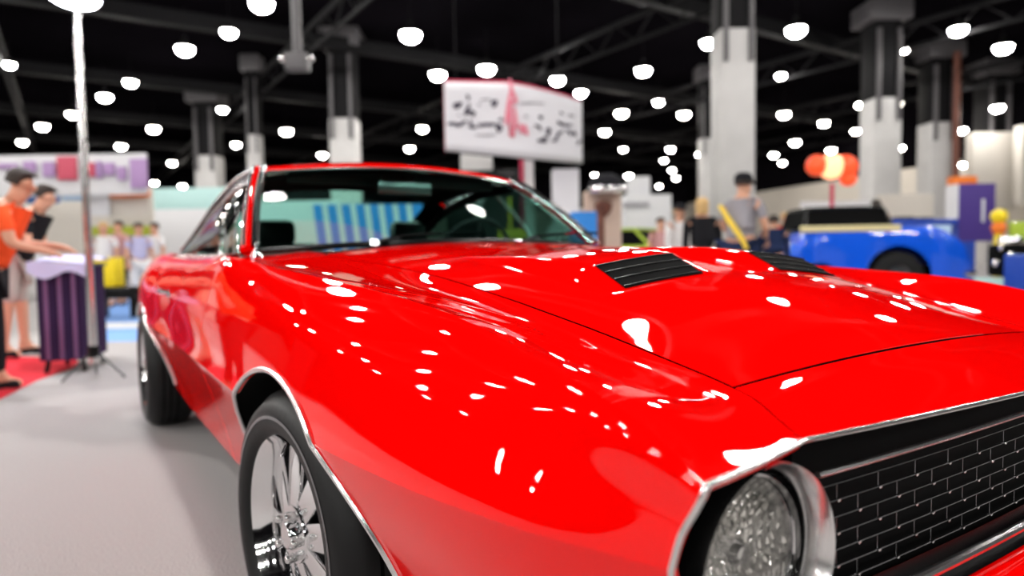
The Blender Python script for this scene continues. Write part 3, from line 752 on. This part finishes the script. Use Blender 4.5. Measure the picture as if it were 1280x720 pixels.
    for v in hb.bm.verts:                # hairline: lift the front off the face
        q = Hm.inverted() @ v.co
        if q.x > .02*k and q.z < .03*k: v.co += Vector((-.035*k, 0, .05*k*min(1, (q.x-.02*k)/(.04*k))))
    hb.build('hair', M[hair], t)
    if cap:
        cb = MB().lathe([(.104*k, .0), (.106*k, .03*k), (.092*k, .075*k), (.06*k, .10*k), (0, .108*k)], 24, Hm)
        cb.build('cap', M[cap], t)
        A = [[Hm @ Vector((.07*k+r*.13*k*math.cos(a), .10*k*math.sin(a)*(1-.2*r), .012*k-.02*k*r)) for a in VS(-PI/2, PI/2, 10)] for r in (0, .5, 1)]
        MB().grid(A).build('cap_brim', M[cap], t, solid=.004)
    return t
def facing(px_from, depth):      # heading of the line from a spot back to the camera
    p = on_floor(px_from, depth); d = CAM-p; return math.atan2(d.y, d.x)
FC = lambda px, dp, off=0: facing(px, dp)+math.radians(off)
# left: two visitors leaning over the draped stand
person('person in an orange t-shirt and black trousers at the left edge, leaning forward', on_floor(-24, 4.7), VYAW+math.radians(-62), 1.60, .40, {1: ((.16, .25, 1.16), (.36, .18, 1.14)), -1: ((.16, -.25, 1.15), (.34, -.20, 1.10))}, 'orange', 'blackcloth', hair='hair_dark', sturdy=1.1)
person('person in a black t-shirt and beige shorts bending over the dark draped stand', on_floor(14, 6.5), VYAW+math.radians(-70), 1.70, .46, {1: ((.14, .26, 1.12), (.34, .18, 1.08)), -1: ((.15, -.26, 1.12), (.34, -.18, 1.04))}, 'blackcloth', 'beigecloth', True, hair='hair_dark', sturdy=1.15)
# visitors beyond the bonnet
t = person('man in a grey shirt and dark cap with a yellow strap across his back', on_floor(926, 8.2), FC(926, 8.2, 150), 1.80, .06, {1: ((.05, .27, 1.15), (.22, .18, 1.05)), -1: ((.05, -.27, 1.15), (.2, -.2, 1.02))}, 'greycloth', 'navy', hair='hair_dark', cap='blackcloth', sturdy=1.15)
MB().tube([(-.20, .16, 1.44), (-.22, .02, 1.25), (-.20, -.12, 1.05), (-.16, -.17, .92)], [.026, .035, .032, .026], 8).build('yellow_strap', M['yellow'], t)
person('blond person in black clothes standing left of the man in the grey shirt', on_floor(878, 9.5), FC(878, 9.5, 195), 1.62, 0, None, 'blackcloth', 'blackcloth', hair='hair_blond', hairlen=.10, long_sleeve=True, sturdy=1.2)
person('person in white with a black cap left of the blond person in black', on_floor(849, 10.5), FC(849, 10.5, 40), 1.60, 0, None, 'whitecloth', 'beigecloth', hair='hair_blond', cap='blackcloth', long_sleeve=True)
person('person in a pink grey top between the lime car and the person in white', on_floor(826, 12.5), FC(826, 12.5, 20), 1.5, 0, None, 'pinkcloth', 'denim', hair='hair_dark')
person('person in dark navy right of the man in the grey shirt', on_floor(966, 10.5), FC(966, 10.5, 170), 1.42, .1, None, 'navy', 'navy', hair='hair_dark', long_sleeve=True, sturdy=1.3)
person('dark haired person whose head shows above the blue car', on_floor(1094, 16.0), FC(1098, 15, 180), 2.0, 0, None, 'blackcloth', 'denim', hair='hair_dark', hairlen=.02, sturdy=1.1)
person('person in red at the left end of the blue car', on_floor(981, 13.8), FC(981, 13.8, 30), 1.62, 0, None, 'orange', 'denim', hair='hair_blond')
# shoppers at the left booth
for (px, dp, sh, hh, ll) in ((133, 13.2, 'whitecloth', 1.62, 'person in white at the left booth, above the yellow box'), (152, 13.8, 'pinkcloth', 1.68, 'person in dusky pink at the left booth, right of the yellow box'),
                             (176, 13.2, 'lavender', 1.60, 'person in lavender at the left booth counter'), (197, 14.4, 'whitecloth', 1.66, 'person in white at the booth, closest to the red car')):
    person(ll, on_floor(px, dp), FC(px, dp, R0.uniform(-60, 60)), hh, 0, None, sh, 'whitecloth' if px != 152 else 'denim', hair='hair_dark' if px != 133 else 'hair_blond')

# ------------------------------------------------------------------ left: draped stand, light stand, booth
p = on_floor(90, 5.75, .0085)
t = thing('draped_stand', 'dark purple striped stand with a lavender cloth on top, left of the light stand', 'display stand', p, VYAW+math.radians(14))
mb = MB(); N = 80; prof = []
for i in range(N+1):
    a = 2*PI*i/N; ca, sa = math.cos(a), math.sin(a); q = max(abs(ca)/.26, abs(sa)/.17); r = 1/q; f = .010*math.sin(i*2*PI/5)
    prof.append((ca*(r+f), sa*(r+f)))
mb.grid([[Vector((x*1.0, y*1.0, z)) for x, y in prof] for z in (.10, .5, .86)]); mb.build('drape', M['purplecloth'], t)
for yy in (-.10, .0, .10):
    MB().box((-.268, yy, .48), (.010, .030, .74), 0, .004).build('stripe', M['mauve'], t)
MB().box((0, 0, .87), (.56, .38, .03), 0, .01).build('top_board', M['black'], t)
mb = MB(); mb.grid([[Vector((x, y, .895+.05*math.exp(-((x-.1)**2+y*y)*14)+.012*math.sin(x*19+y*11))) for y in VS(-.21, .21, 16)] for x in VS(-.30, .30, 18)])
mb.grid([[Vector((-.30-.005*q, y, .895+.012*math.sin(-.34*19+y*11)-.05*q*(1+.4*math.sin(y*17)))) for y in VS(-.21, .21, 16)] for q in (0, 1, 2)])
mb.build('cloth', M['lavender'], t)
for sx in (-1, 1):
    for sy in (-1, 1): MB().tube([(sx*.20, sy*.12, .12), (sx*.22, sy*.14, .0)], .018, 8).build('leg', M['black'], t)
# light stand with the bright lamp
p = on_floor(113, 5.25)
t = thing('light_stand', 'tall pale light stand with a very bright lamp on top, left side', 'light stand', p, VYAW)
MB().tube([(0, 0, .12), (0, 0, 1.4), (0, 0, 2.90)], [.030, .027, .022], 14).build('pole', M['satin'], t)
for q in (0, 1, 2):
    a = q*2*PI/3+.5; MB().tube([(0, 0, .22), (.12*math.cos(a), .12*math.sin(a), .12), (.24*math.cos(a), .24*math.sin(a), .010)], .010, 8).build('leg', M['darkchrome'], t)
MB().lathe([(.028, .16), (.042, .17), (.042, .25), (.028, .26)], 16).build('collar', M['black'], t)
Ml = Matrix.Translation((-.06, .0, 2.97)) @ Matrix.Rotation(math.radians(200), 4, 'Y')
hd = MB().lathe([(0, -.10), (.10, -.09), (.19, .0), (.215, .06), (.205, .06), (.18, .01), (0, .0)], 32, Ml).build('lamp_head', M['satin'], t)
MB().lathe([(.20, .055), (.15, .10), (.08, .125), (0, .13)], 28, Ml).build('diffuser', M['lampblue'], hd)

def slab(name, px0, px1, y0, y1, depth, m, label=None, cat=None, th=.08, parent=None, skew=0):
    """upright board spanning photo columns px0..px1 and rows y0..y1 when it stands at that depth"""
    a = on_floor(px0, depth); b = on_floor(px1, depth+skew); mid = (a+b)/2
    hz = 316-(px0+px1-1280)/2*.0165*1.0
    zt = CAM.z+(hz-y0)/FPX*depth; zb = max(.0, CAM.z+(hz-y1)/FPX*depth); d = b-a
    o = MB().box((mid.x, mid.y, (zt+zb)/2), (d.length, th, max(.02, zt-zb)), math.atan2(d.y, d.x), .008).build(name, m, parent, angle=30)
    if label: tag(o, label, cat)
    return o
# left booth: fascia, back wall, shelves
b = thing('exhibitor_booth', 'long pale booth with coloured fascia graphics behind the people on the left', 'booth')
slab('back_wall', -120, 196, 236, 352, 17, M['wall'], parent=b)
slab('fascia', -120, 190, 196, 246, 14.6, M['white'], parent=b)
for (a, c, y0, y1, m) in ((38, 52, 203, 216, 'lilac'), (62, 76, 204, 222, 'lilac'), (80, 103, 197, 226, 'rose'), (112, 126, 205, 222, 'rose'), (128, 134, 203, 224, 'lilac'), (137, 150, 205, 220, 'lilac'), (154, 164, 210, 226, 'lilac'), (170, 190, 200, 236, 'lilac'), (4, 30, 206, 212, 'lilac')):
    slab('graphic', a, c, y0, y1, 14.5, M[m], parent=b)
slab('blue_graphic_panel', 40, 80, 237, 255, 15.2, M['bluegraphic'], parent=b); slab('pale_panel', 84, 108, 228, 252, 15.1, M['paleblue'], parent=b)
slab('white_panel', 116, 142, 230, 270, 15, M['white'], parent=b); slab('orange_fascia', 143, 192, 237, 247, 15, M['orangestrip'], parent=b)
slab('cream_panel', 143, 192, 247, 282, 15.1, M['wall'], parent=b); slab('green_shelf', 116, 198, 283, 296, 15.0, M['olive'], parent=b)
slab('counter', -60, 60, 300, 352, 15.6, M['white'], parent=b)
for i, (a, c, m) in enumerate(((120, 128, 'white'), (130, 137, 'brown'), (139, 149, 'white'), (158, 165, 'blackcloth'), (168, 176, 'white'), (180, 190, 'lilac'))):
    slab('hanging_shirt', a, c, 300, 330, 16.2, M[m], ('white', 'brown', 'white', 'black', 'white', 'lilac')[i]+' garment hung on the left booth wall, ' + ('leftmost', 'second from left', 'third from left', 'fourth from left', 'second from right', 'rightmost')[i], 'garment')
slab('storage_box', 122, 150, 322, 358, 10.8, M['yellowbox'], 'bright yellow box in front of the left booth', 'box', .3)
o = slab('white_partition', 196, 262, 262, 345, 20, M['white'], 'pale partition wall behind the rear of the red car', 'partition'); 
slab('teal_partition', 196, 300, 236, 262, 20.5, M['teal'], 'pale teal sign band above the partition left of the car roof', 'sign', .2)
# low black display in front of the booth
p = on_floor(148, 10.8)
t = thing('floor_display', 'low black display bench on the blue carpet left of the red car', 'display', p, VYAW)
MB().box((0, 0, .40), (.5, .72, .19), 0, .03).build('top', M['black'], t)
for sy in (-1, 1): MB().box((0, sy*.30, .155), (.4, .05, .31), 0, .01).build('leg', M['black'], t)
# booth carpets
def rug(name, pts, m, label, z=.004):
    P_ = [on_floor(px, dp) for px, dp in pts]
    o = MB().prism([(q.x, q.y) for q in P_], lambda a, b, d: Vector((a, b, d)), 0.0045 if z > .006 else 0, z).build(name, m, smooth=False); tag(o, label, 'carpet'); return o
FD = lambda y, hz=325: CAM.z*FPX/(y-hz)
rug('carpet_tile', [(-140, FD(530)), (-140, FD(440)), (90, FD(448)), (96, FD(458)), (40, FD(476)), (-20, FD(505))], M['redcarpet'], 'red booth carpet under the person in orange at the left')
rug('carpet_tile', [(118, 7.6), (172, 7.6), (230, 15.5), (110, 15.5)], M['bluecarpet'], 'light blue carpet strip beside the rear of the red car')
rug('carpet_tile', [(119, 9.0), (172, 9.0), (176, 9.8), (117, 9.8)], M['white'], 'white stripe laid across the light blue carpet', .009)

# seen through the rear window of the car: blue banner with white diagonal stripes
p = on_floor(462, 9.5)
t = thing('striped_banner', 'blue banner with white diagonal stripes seen through the windscreen of the red car', 'banner', p, VYAW+math.radians(8))
MB().box((0, 0, 1.15), (.05, 1.50, .95), 0, .01).build('panel', M['stripblue'], t)
for i in range(8):
    y = -.66+i*.19; s_ = MB().faces([(-.032, y-.04, .68), (-.032, y+.03, .68), (-.032, y+.13, 1.62), (-.032, y+.06, 1.62), (-.027, y-.04, .68), (-.027, y+.03, .68), (-.027, y+.13, 1.62), (-.027, y+.06, 1.62)], [(0, 1, 2, 3), (4, 7, 6, 5), (0, 4, 5, 1), (3, 2, 6, 7), (0, 3, 7, 4), (1, 5, 6, 2)])
    s_.build('stripe', M['white'], t, smooth=False)
for sy in (-1, 1): MB().tube([(0, sy*.72, 0), (0, sy*.72, .70)], .02, 8).build('leg', M['satin'], t)
slab('back_partition', 300, 428, 252, 312, 13.5, M['white'], 'pale wall seen through the left half of the red car windscreen', 'partition', .1)
p = on_floor(646, 10); t = thing('tool_cabinet', 'dark cabinet with yellow machine parts seen through the far window of the red car', 'cabinet', p, VYAW)
MB().box((0, -.2, .55), (.5, 1.1, 1.1), 0, .03).build('body', M['black'], t)
MB().box((-.1, .05, 1.18), (.3, .40, .16), 0, .03).build('yellow_machine', M['yellowbox'], t); MB().box((-.1, .08, 1.45), (.06, .05, .55), 0, .01).build('yellow_handle', M['yellowbox'], t)
MB().box((-.26, -.55, 1.0), (.04, .22, .55), 0, .01).build('white_label', M['white'], t)

# ------------------------------------------------------------------ curved sign over the middle booth
DS = 14.0
t = thing('curved_sign', 'curved white hanging sign with red top edge and black and pink scribbled lettering', 'sign')
# arc of a cylinder: the left end nearest to facing the camera, curling away at the right
pts = []
for i in range(41):
    u = i/40; px = 561+(727-561)*u; dp = DS+1.1*max(0, u-.45)**2*3.2-.05*math.sin(PI*u)
    hz = 316-(px-640)*.0165; yt = 107+(3*u if u < .45 else 1.35+(u-.45)**1.3*48); yb = 190+u*16
    q = on_floor(px, dp); pts.append((q, CAM.z+(hz-yt)/FPX*dp, CAM.z+(hz-yb)/FPX*dp))
nb = (CAM-pts[0][0]); nb.z = 0; nb.normalize()
MB().grid([[Vector((q.x, q.y, z0+(z1-z0)*v)) for v in VS(0, 1, 8)] for q, z1, z0 in pts]).build('sign_face', M['bannerwhite'], t, solid=.06)
MB().tube([Vector((q.x, q.y, z1+.015)) for q, z1, z0 in pts], .045, 8).build('top_rail', M['bannerred'], t)
MB().tube([Vector((q.x, q.y, z0-.01)) for q, z1, z0 in pts], .02, 8).build('bottom_rail', M['steel'], t)
MB().tube([Vector((pts[0][0].x, pts[0][0].y, pts[0][2])), Vector((pts[0][0].x, pts[0][0].y, pts[0][1]))], .02, 8).build('side_rail', M['bannerred'], t)
def on_sign(px, py):
    u = (px-561)/166*40; i = max(0, min(39, int(u))); f = u-i; q = pts[i][0].lerp(pts[i+1][0], f); z1 = pts[i][1]*(1-f)+pts[i+1][1]*f; z0 = pts[i][2]*(1-f)+pts[i+1][2]*f
    dp = (q-CAM).dot(fw); hz = 316-(px-640)*.0165
    return Vector((q.x, q.y, CAM.z+(hz-py)/FPX*(Vector((q.x, q.y, CAM.z))-CAM).dot(Vector((fw.x, fw.y, 0)).normalized())))+nb*(.075+.08*max(0, u/40-.4))
def strokes(name, lines, m, r):
    for ln in lines: MB().tube([on_sign(550+x/5.537, 90+y/5.537) for x, y in ln], [r*.6]+[r]*(len(ln)-2)+[r*.6] if len(ln) > 2 else r, 6).build(name, m, t)
strokes('script_lettering', [[(115, 250), (140, 240), (175, 235), (150, 262), (120, 268)], [(210, 180), (222, 195), (215, 215)], [(225, 240), (222, 265), (205, 285), (200, 320), (212, 300), (240, 292), (262, 300), (240, 318), (262, 322)],
  [(75, 378), (100, 370), (130, 378), (160, 382), (185, 365), (205, 355)], [(140, 388), (165, 380)], [(225, 352), (240, 372), (228, 395), (250, 400), (275, 395)], [(285, 372), (295, 388), (320, 380), (370, 380), (405, 378)], [(405, 378), (432, 385), (440, 410), (425, 430), (410, 395), (440, 395)],
  [(375, 245), (390, 222), (412, 220), (405, 245), (385, 262)], [(425, 350), (440, 342), (452, 350)]], M['ink'], .034)
strokes('small_lettering', [[(262, 450), (330, 452), (400, 450)], [(285, 255), (298, 240), (305, 238)], [(300, 215), (340, 208), (380, 212)], [(570, 240), (620, 235), (735, 240)], [(600, 315), (615, 330), (628, 322)], [(150, 310), (160, 318)], [(845, 300), (860, 310)], [(905, 318), (935, 325)]], M['inkgrey'], .022)
strokes('right_lettering', [[(668, 385), (700, 395), (708, 420)], [(745, 415), (765, 408), (775, 430), (752, 440), (768, 460)], [(690, 488), (745, 495)], [(720, 480), (745, 470)], [(785, 492), (812, 485), (830, 440), (860, 428)], [(825, 360), (850, 380), (925, 388)], [(885, 420), (905, 432), (915, 455)], [(700, 320), (712, 340), (724, 325)], [(955, 515), (975, 490), (980, 500)], [(930, 430), (945, 455)]], M['ink'], .032)
strokes('pink_lettering', [[(505, 75), (515, 150), (495, 230), (480, 330), (470, 380)], [(520, 150), (545, 215), (545, 235)], [(490, 228), (540, 232)], [(530, 260), (540, 360), (520, 450)], [(565, 375), (580, 400), (575, 425), (590, 440)], [(500, 240), (505, 380)], [(600, 380), (610, 430), (620, 455)]], M['pink'], .040)
strokes('dark_red_lettering', [[(495, 375), (505, 400), (500, 460)], [(535, 400), (555, 400)], [(575, 395), (585, 425)], [(525, 440), (515, 465)]], M['bannerred'], .030)
for px in (575, 700):                # cables that carry it
    q = on_sign(px, 112); MB().tube([q-nb*.08, Vector((q.x, q.y, CEIL))-nb*.08], .012, 6).build('hanging_cable', M['steel'], t)
# booth towers below the sign
slab('booth_tower', 692, 724, 214, 700, 15.9, M['bannerwhite'], 'white fabric tower under the right end of the curved sign', 'tower', .5)
slab('booth_tower', 657, 669, 194, 700, 15.6, M['whitecloth'], 'narrow white tower under the middle of the curved sign', 'tower', .25)
slab('booth_post', 652, 657, 194, 700, 15.5, M['bannerred'], 'thin red post beside the narrow white tower', 'post', .1)
slab('booth_tower', 580, 618, 190, 700, 17.5, M['column'], 'white column like tower under the left half of the curved sign', 'tower', .6)
slab('booth_wall', 560, 652, 214, 700, 16.5, M['black'], 'black booth wall under the curved sign behind the car roof', 'partition', .1)
# brown stand beside the pillar of the windscreen
p = on_floor(757, 9.0); t = thing('display_tower', 'tan display tower with dark canopy and brown post just right of the windscreen', 'display tower', p, VYAW)
MB().box((.25, 0, .95), (.12, .50, 1.55), 0, .02).build('back_panel', M['tan'], t)
MB().box((0, -.02, 1.72), (.40, .46, .10), 0, .03).build('canopy', M['satin'], t); MB().lathe([(.24, 0), (.20, .10), (.10, .16), (0, .17)], 24, Matrix.Translation((0, -.02, 1.77))).build('canopy_top', M['blackcloth'], t)
MB().tube([(0, .06, 0), (0, .06, 1.5)], .055, 12).build('post', M['brown'], t); MB().lathe([(.05, 0), (.11, .08), (.12, .16), (.05, .2)], 20, Matrix.Translation((0, .02, 1.38))).build('capital', M['brown'], t)
MB().box((.1, -.02, .03), (.45, .5, .06), 0, .01).build('base', M['black'], t)
slab('storage_crate', 714, 745, 266, 700, 8.2, M['stripblue'], 'blue crate touching the lower end of the windscreen pillar', 'crate', .3)
# white stand with lettering, machine on top
slab('exhibit_counter', 778, 834, 246, 700, 17.5, M['white'], 'white counter with dark lettering behind the lime green car', 'counter', 1.0)
slab('counter_lettering', 779, 812, 253, 259, 16.95, M['inkgrey'], 'grey lettering strip on the white counter', 'sign', .02)
slab('machine_case', 786, 811, 223, 245.7, 17.5, M['white'], 'white box standing on the lettered white counter', 'box', .5)

# ------------------------------------------------------------------ vehicles behind
def car_body(name, label, loc, rz, L_, W_, belt, roofz, paint, glass='matte', cab=(-.9, .55), stripe=None, wheel_r=.34, nose=.75, wb=(-1.3, 1.35), rake=(.28, .38), roofm=None):
    """small classic car: lofted body with wheel arches cut by its outline, cabin, wheels, bumpers"""
    t = thing(name, label, 'car', loc, rz)
    h = L_/2
    def low(x):
        for c in wb:
            r_ = wheel_r if c == wb[1] else min(wheel_r, .30)
            if abs(x-c) < r_*1.22: return r_+math.sqrt((r_*1.22)**2-(x-c)**2)
        return .26
    xs = sorted(set([round(-h+L_*i/60, 4) for i in range(61)]+[round(c+wheel_r*1.2199*math.cos(a), 4) for c in wb for a in VS(0, PI, 24)]+[c+s*wheel_r*1.23 for c in wb for s in (-1, 1)]))
    top = lambda x: interp([(-h, belt*.80), (-h+.12, belt*.93), (-h*.5, belt), (0, belt*.99), (h*.45, belt*.99), (h*.85, belt*(nose+.98)/2), (h, belt*nose)], x)
    wid = lambda x: interp([(-h, W_*.42), (-h+.25, W_*.49), (0, W_*.49), (h*.6, W_*.5), (h-.2, W_*.46), (h, W_*.36)], x)
    mb = MB()
    for s in (-1, 1):
        P_ = []
        for x in xs:
            w_, tz, lz = wid(x), top(x), min(low(x), top(x)-.08); mid = lz+(tz-lz)*.55
            P_.append([Vector((x, 0, tz+.03)), Vector((x, s*w_*.55, tz+.02)), Vector((x, s*w_*.86, tz)), Vector((x, s*w_*.96, tz-.05)), Vector((x, s*w_, max(lz, tz-.16))), Vector((x, s*w_, mid if mid < tz-.16 else max(lz, tz-.16))), Vector((x, s*w_*.985, lz))])
        mb.grid(P_)
        for e in (0, -1): mb.grid([P_[e], [Vector((q.x, q.y*.5, .26+(q.z-.26)*.9)) for q in P_[e]], [Vector((q.x, 0, .26+(q.z-.26)*.8)) for q in P_[e]]])
    mb.build('body', M[paint], t, merge=1e-4, angle=40)
    MB().box((0, 0, .42), (L_*.86, W_*.72, .34), 0, .05).build('chassis', M['matte'], t)
    c0, c1 = cab
    def ring(x0, x1, w_, z): return [Vector((x0, -w_, z)), Vector((x1, -w_, z)), Vector((x1, w_, z)), Vector((x0, w_, z))]
    lo = ring(c0, c1, W_*.44, belt-.01); hi = ring(c0+rake[0], c1-rake[1], W_*.36, roofz-.05)
    mb = MB().grid([lo+[lo[0]], hi+[hi[0]]]); mb.build('windows', M[glass], t, smooth=False, merge=1e-5)
    MB().box(((c0+rake[0]+c1-rake[1])/2, 0, roofz-.02), (c1-c0-sum(rake)+.02, W_*.74, .06), 0, .025).build('roof', M[roofm or paint], t)
    for k in range(4): MB().tube([lo[k], hi[k]], .03, 8).build('roof_pillar', M[roofm or paint], t)
    if stripe:
        for s in (-1, 1): MB().box(((c0+c1)/2, s*W_*.482, belt-.03), (c1-c0+.2, .04, .10), 0, .01).build('stripe', M[stripe], t)
    wr0 = wheel_r
    for c in wb:
        wheel_r = wr0 if c == wb[1] else min(wr0, .30)
        for s in (-1, 1):
            Mw_ = Matrix.Translation((c, s*W_*.43, wheel_r)) @ Matrix.Rotation(-s*PI/2, 4, 'X')
            w_ = MB().lathe([(.19, .05), (.22, .09), (wheel_r-.02, .08), (wheel_r, .05), (wheel_r, -.10), (wheel_r-.03, -.12), (.19, -.12)], 36, Mw_).build('wheel', M['rubber'], t)
            MB().lathe([(0, .06), (.05, .06), (.06, .03), (.15, .03), (.17, .06), (.20, .085), (.19, -.05)], 24, Mw_).build('wheel_rim', M['darkchrome'], w_)
    for e, x in ((1, h), (-1, -h)):
        MB().tube([(x-e*.18, -W_*.46, .45), (x+e*.03, -W_*.38, .45), (x+e*.06, 0, .45), (x+e*.03, W_*.38, .45), (x-e*.18, W_*.46, .45)], .05, 8).build('bumper', M['satin'], t)
        for s in (-1, 1):
            MB().lathe([(0, .03), (.06, .025), (.08, 0), (.08, -.05)], 16, Matrix.Translation((x-e*.06, s*W_*.27, .62)) @ Matrix.Rotation(e*PI/2, 4, 'Y')).build('head_lamp' if e > 0 else 'tail_lamp', M['lensglass'] if e > 0 else M['bannerred'], t)
    return t
RIGHT = math.atan2(rt.y, rt.x)
car_body('blue_coupe', 'bright blue car with dark windows and a cream stripe behind the bonnet on the right', on_floor(1088, 12.0), RIGHT+math.radians(-6), 2.74, 1.5, 1.26, 1.60, 'bluepaint', cab=(-1.32, .08), stripe='cream', nose=.62, wb=(-1.1, .15), wheel_r=.42, rake=(.06, .10), roofm='black')
car_body('lime_coupe', 'small lime green car with dark windows beyond the windscreen, in front of the white counter', on_floor(802, 15), RIGHT+math.radians(-40), 2.6, 1.3, 1.05, 1.40, 'green', cab=(-.8, .5), wb=(-.8, .8), wheel_r=.3)
# blue steel lift beside the blue car
p = on_floor(1206, 13.9); t = thing('vehicle_lift', 'blue steel frame with posts and a top beam right of the blue car', 'lift', p, RIGHT-PI/2)
MB().box((0, -.05, .72), (.26, .34, 1.44), 0, .02).build('post', M['bluepost'], t); MB().box((0, -1.55, .70), (.20, .16, 1.40), 0, .02).build('post', M['bluepost'], t)
MB().box((0, -.80, 1.40), (.20, 1.85, .12), 0, .02).build('top_beam', M['bluepost'], t); MB().box((-.14, -.18, .62), (.03, .12, 1.0), 0, .01).build('pale_panel', M['paleblue'], t)
MB().box((0, -.8, .02), (.5, 1.9, .04), 0, .01).build('base_plate', M['bluepost'], t)
p = on_floor(1150, 16.1); t = thing('equipment_case', 'pale blue and white equipment case above the blue car bonnet', 'case', p, RIGHT)
MB().box((0, 0, .72), (1.5, .5, 1.4), 0, .03).build('case', M['paleblue'], t); MB().box((-.45, -.05, 1.5), (.42, .3, .22), 0, .04).build('black_bag', M['blackcloth'], t); MB().box((.05, -.05, 1.5), (.35, .3, .18), 0, .04).build('black_bag', M['blackcloth'], t)
# purple banner
p = on_floor(1219, 12.6); t = thing('banner_stand', 'deep purple banner with a small white vertical mark above the blue steel frame', 'banner', p, RIGHT)
MB().box((0, 0, 1.52), (.66, .04, 1.06), 0, .01).build('banner', M['purple'], t); MB().box((.10, -.03, 1.55), (.05, .015, .42), 0, .004).build('white_mark', M['white'], t)
for sx in (-1, 1): MB().tube([(sx*.25, .02, 0), (sx*.25, .02, 1.5)], .015, 8).build('leg', M['satin'], t)
# red-orange round balloons on a pole
p = on_floor(1039, 17); t = thing('inflatable_sign', 'glowing red and orange cluster of round inflatables on a thin red pole', 'inflatable', p, VYAW)
MB().tube([(0, 0, 0), (0, 0, 2.5)], .05, 10).build('pole', M['bannerred'], t)
for (y, z, r, m) in ((-.78, 2.95, .26, 'orangered'), (-.42, 2.92, .31, 'inflwhite'), (-.08, 2.90, .30, 'orangered'), (.0, 2.62, .20, 'orangered')):
    MB().lathe([(0, -r)]+[(r*math.sin(a), -r*math.cos(a)) for a in VS(0, PI, 14)[1:-1]]+[(0, r)], 24, Matrix.Translation((0, -y-.40, z))).build('balloon', M[m], t)
# engines and figures at the right edge
p = on_floor(1262, 9.6); t = thing('display_engine', 'black and chrome engine on a pale green base at the right edge', 'engine', p, VYAW)
MB().box((0, 0, .30), (.6, .72, .30), 0, .05).build('base', M['teal'], t); MB().box((0, 0, .08), (.5, .6, .16), 0, .01).build('plinth', M['black'], t)
MB().box((0, 0, .70), (.42, .40, .46), 0, .06).build('block', M['matte'], t)
for k in range(4):
    for s in (-1, 1): MB().lathe([(0, .05), (.045, .045), (.055, 0), (.05, -.04)], 14, Matrix.Translation((-.14+k*.09-.12, s*(.10+.03*k), .66+.11*(k % 3)))).build('chrome_cover', M['satin'], t)
MB().lathe([(0, .10), (.13, .09), (.15, .04), (.15, 0), (0, -.01)], 24, Matrix.Translation((0, 0, .95))).build('air_cleaner', M['chrome'], t)
p = on_floor(1247, 10.4); t = thing('promotional_figure', 'yellow orange figurine post with a green panel behind the chrome engine', 'figurine', p, VYAW)
MB().tube([(0, 0, 0), (0, 0, .85), (0, 0, 1.1)], [.05, .07, .06], 12).build('post', M['yellowbox'], t)
MB().lathe([(0, -.12), (.09, -.08), (.12, 0), (.09, .08), (0, .12)], 20, Matrix.Translation((0, 0, 1.35))).build('knob', M['yellowbox'], t); MB().lathe([(.07, 0), (.11, .1), (.06, .2)], 16, Matrix.Translation((0, 0, 1.08))).build('waist', M['orangestrip'], t)
MB().box((0.05, -.32, 1.12), (.04, .26, .30), 0, .01).build('green_panel', M['green'], t); MB().tube([(0.05, -.32, 0), (0.05, -.32, 1.0)], .012, 6).build('rod', M['steel'], t)
slab('tool_chest', 1272, 1330, 318, 380, 8.5, M['bluepost'], 'dark blue tool chest cut by the right edge', 'cabinet', .5)
# low white and tan shelving before the wall on the right
slab('exhibit_wall', 1000, 1096, 252, 700, 20, M['white'], 'long low white exhibit wall behind the blue car', 'partition', .1)
slab('exhibit_rack', 1098, 1160, 244, 700, 19.2, M['wall'], 'cream rack behind the dark haired person', 'rack', .4)
slab('exhibit_shelf', 1186, 1214, 222, 231.8, 17, M['orangestrip'], 'small orange box beside the right column', 'box', .3)
slab('exhibit_rack', 1186, 1200, 232, 700, 17, M['white'], 'white rack under the small orange box', 'rack', .4)

# projector rig hanging from the ceiling, upper left
q = at(372, 78, 13); t = thing('hanging_rig', 'grey spotlight rig hanging from the ceiling above the left of the car roof', 'rig', q, VYAW)
MB().tube([(0, 0, .15), (0, 0, CEIL-q.z)], .09, 10).build('drop_pole', M['duct'], t); MB().box((0, 0, 0), (.3, .42, .32), 0, .03).build('housing', M['duct'], t)
for s in (-1, 1): MB().lathe([(0, -.07), (.06, -.05), (.08, 0), (.06, .05), (0, .07)], 16, Matrix.Translation((-.05, s*.26, .06))).build('spot', M['satin'], t)

# spotlight over the left booth, aimed at the visitors
q = on_floor(-150, 8.8, 5.6); t = thing('booth_spotlight', 'black spotlight hanging over the left booth, aimed at the people below', 'spotlight', q, VYAW)
aim = on_floor(10, 3.8); dq = (aim-q).normalized(); Mq = dq.to_track_quat('-Z', 'Y').to_matrix().to_4x4()
Rl = Matrix.Rotation(-VYAW, 4, 'Z') @ Mq
MB().lathe([(0, .22), (.07, .20), (.10, .10), (.12, -.04), (.11, -.04), (.09, .08), (0, .10)], 24, Rl).build('housing', M['black'], t)
MB().tube([(0, 0, .1), (0, 0, CEIL-5.6)], .015, 6).build('drop_rod', M['steel'], t)
ld = bpy.data.lights.new('spot', 'SPOT'); ld.energy = 1700; ld.spot_size = math.radians(85); ld.spot_blend = .6; ld.shadow_soft_size = .12; ld.color = (1, .96, .92)
lo_ = bpy.data.objects.new('spot_beam', ld); C.objects.link(lo_); lo_.matrix_world = Matrix.Translation(q+dq*.06) @ Mq
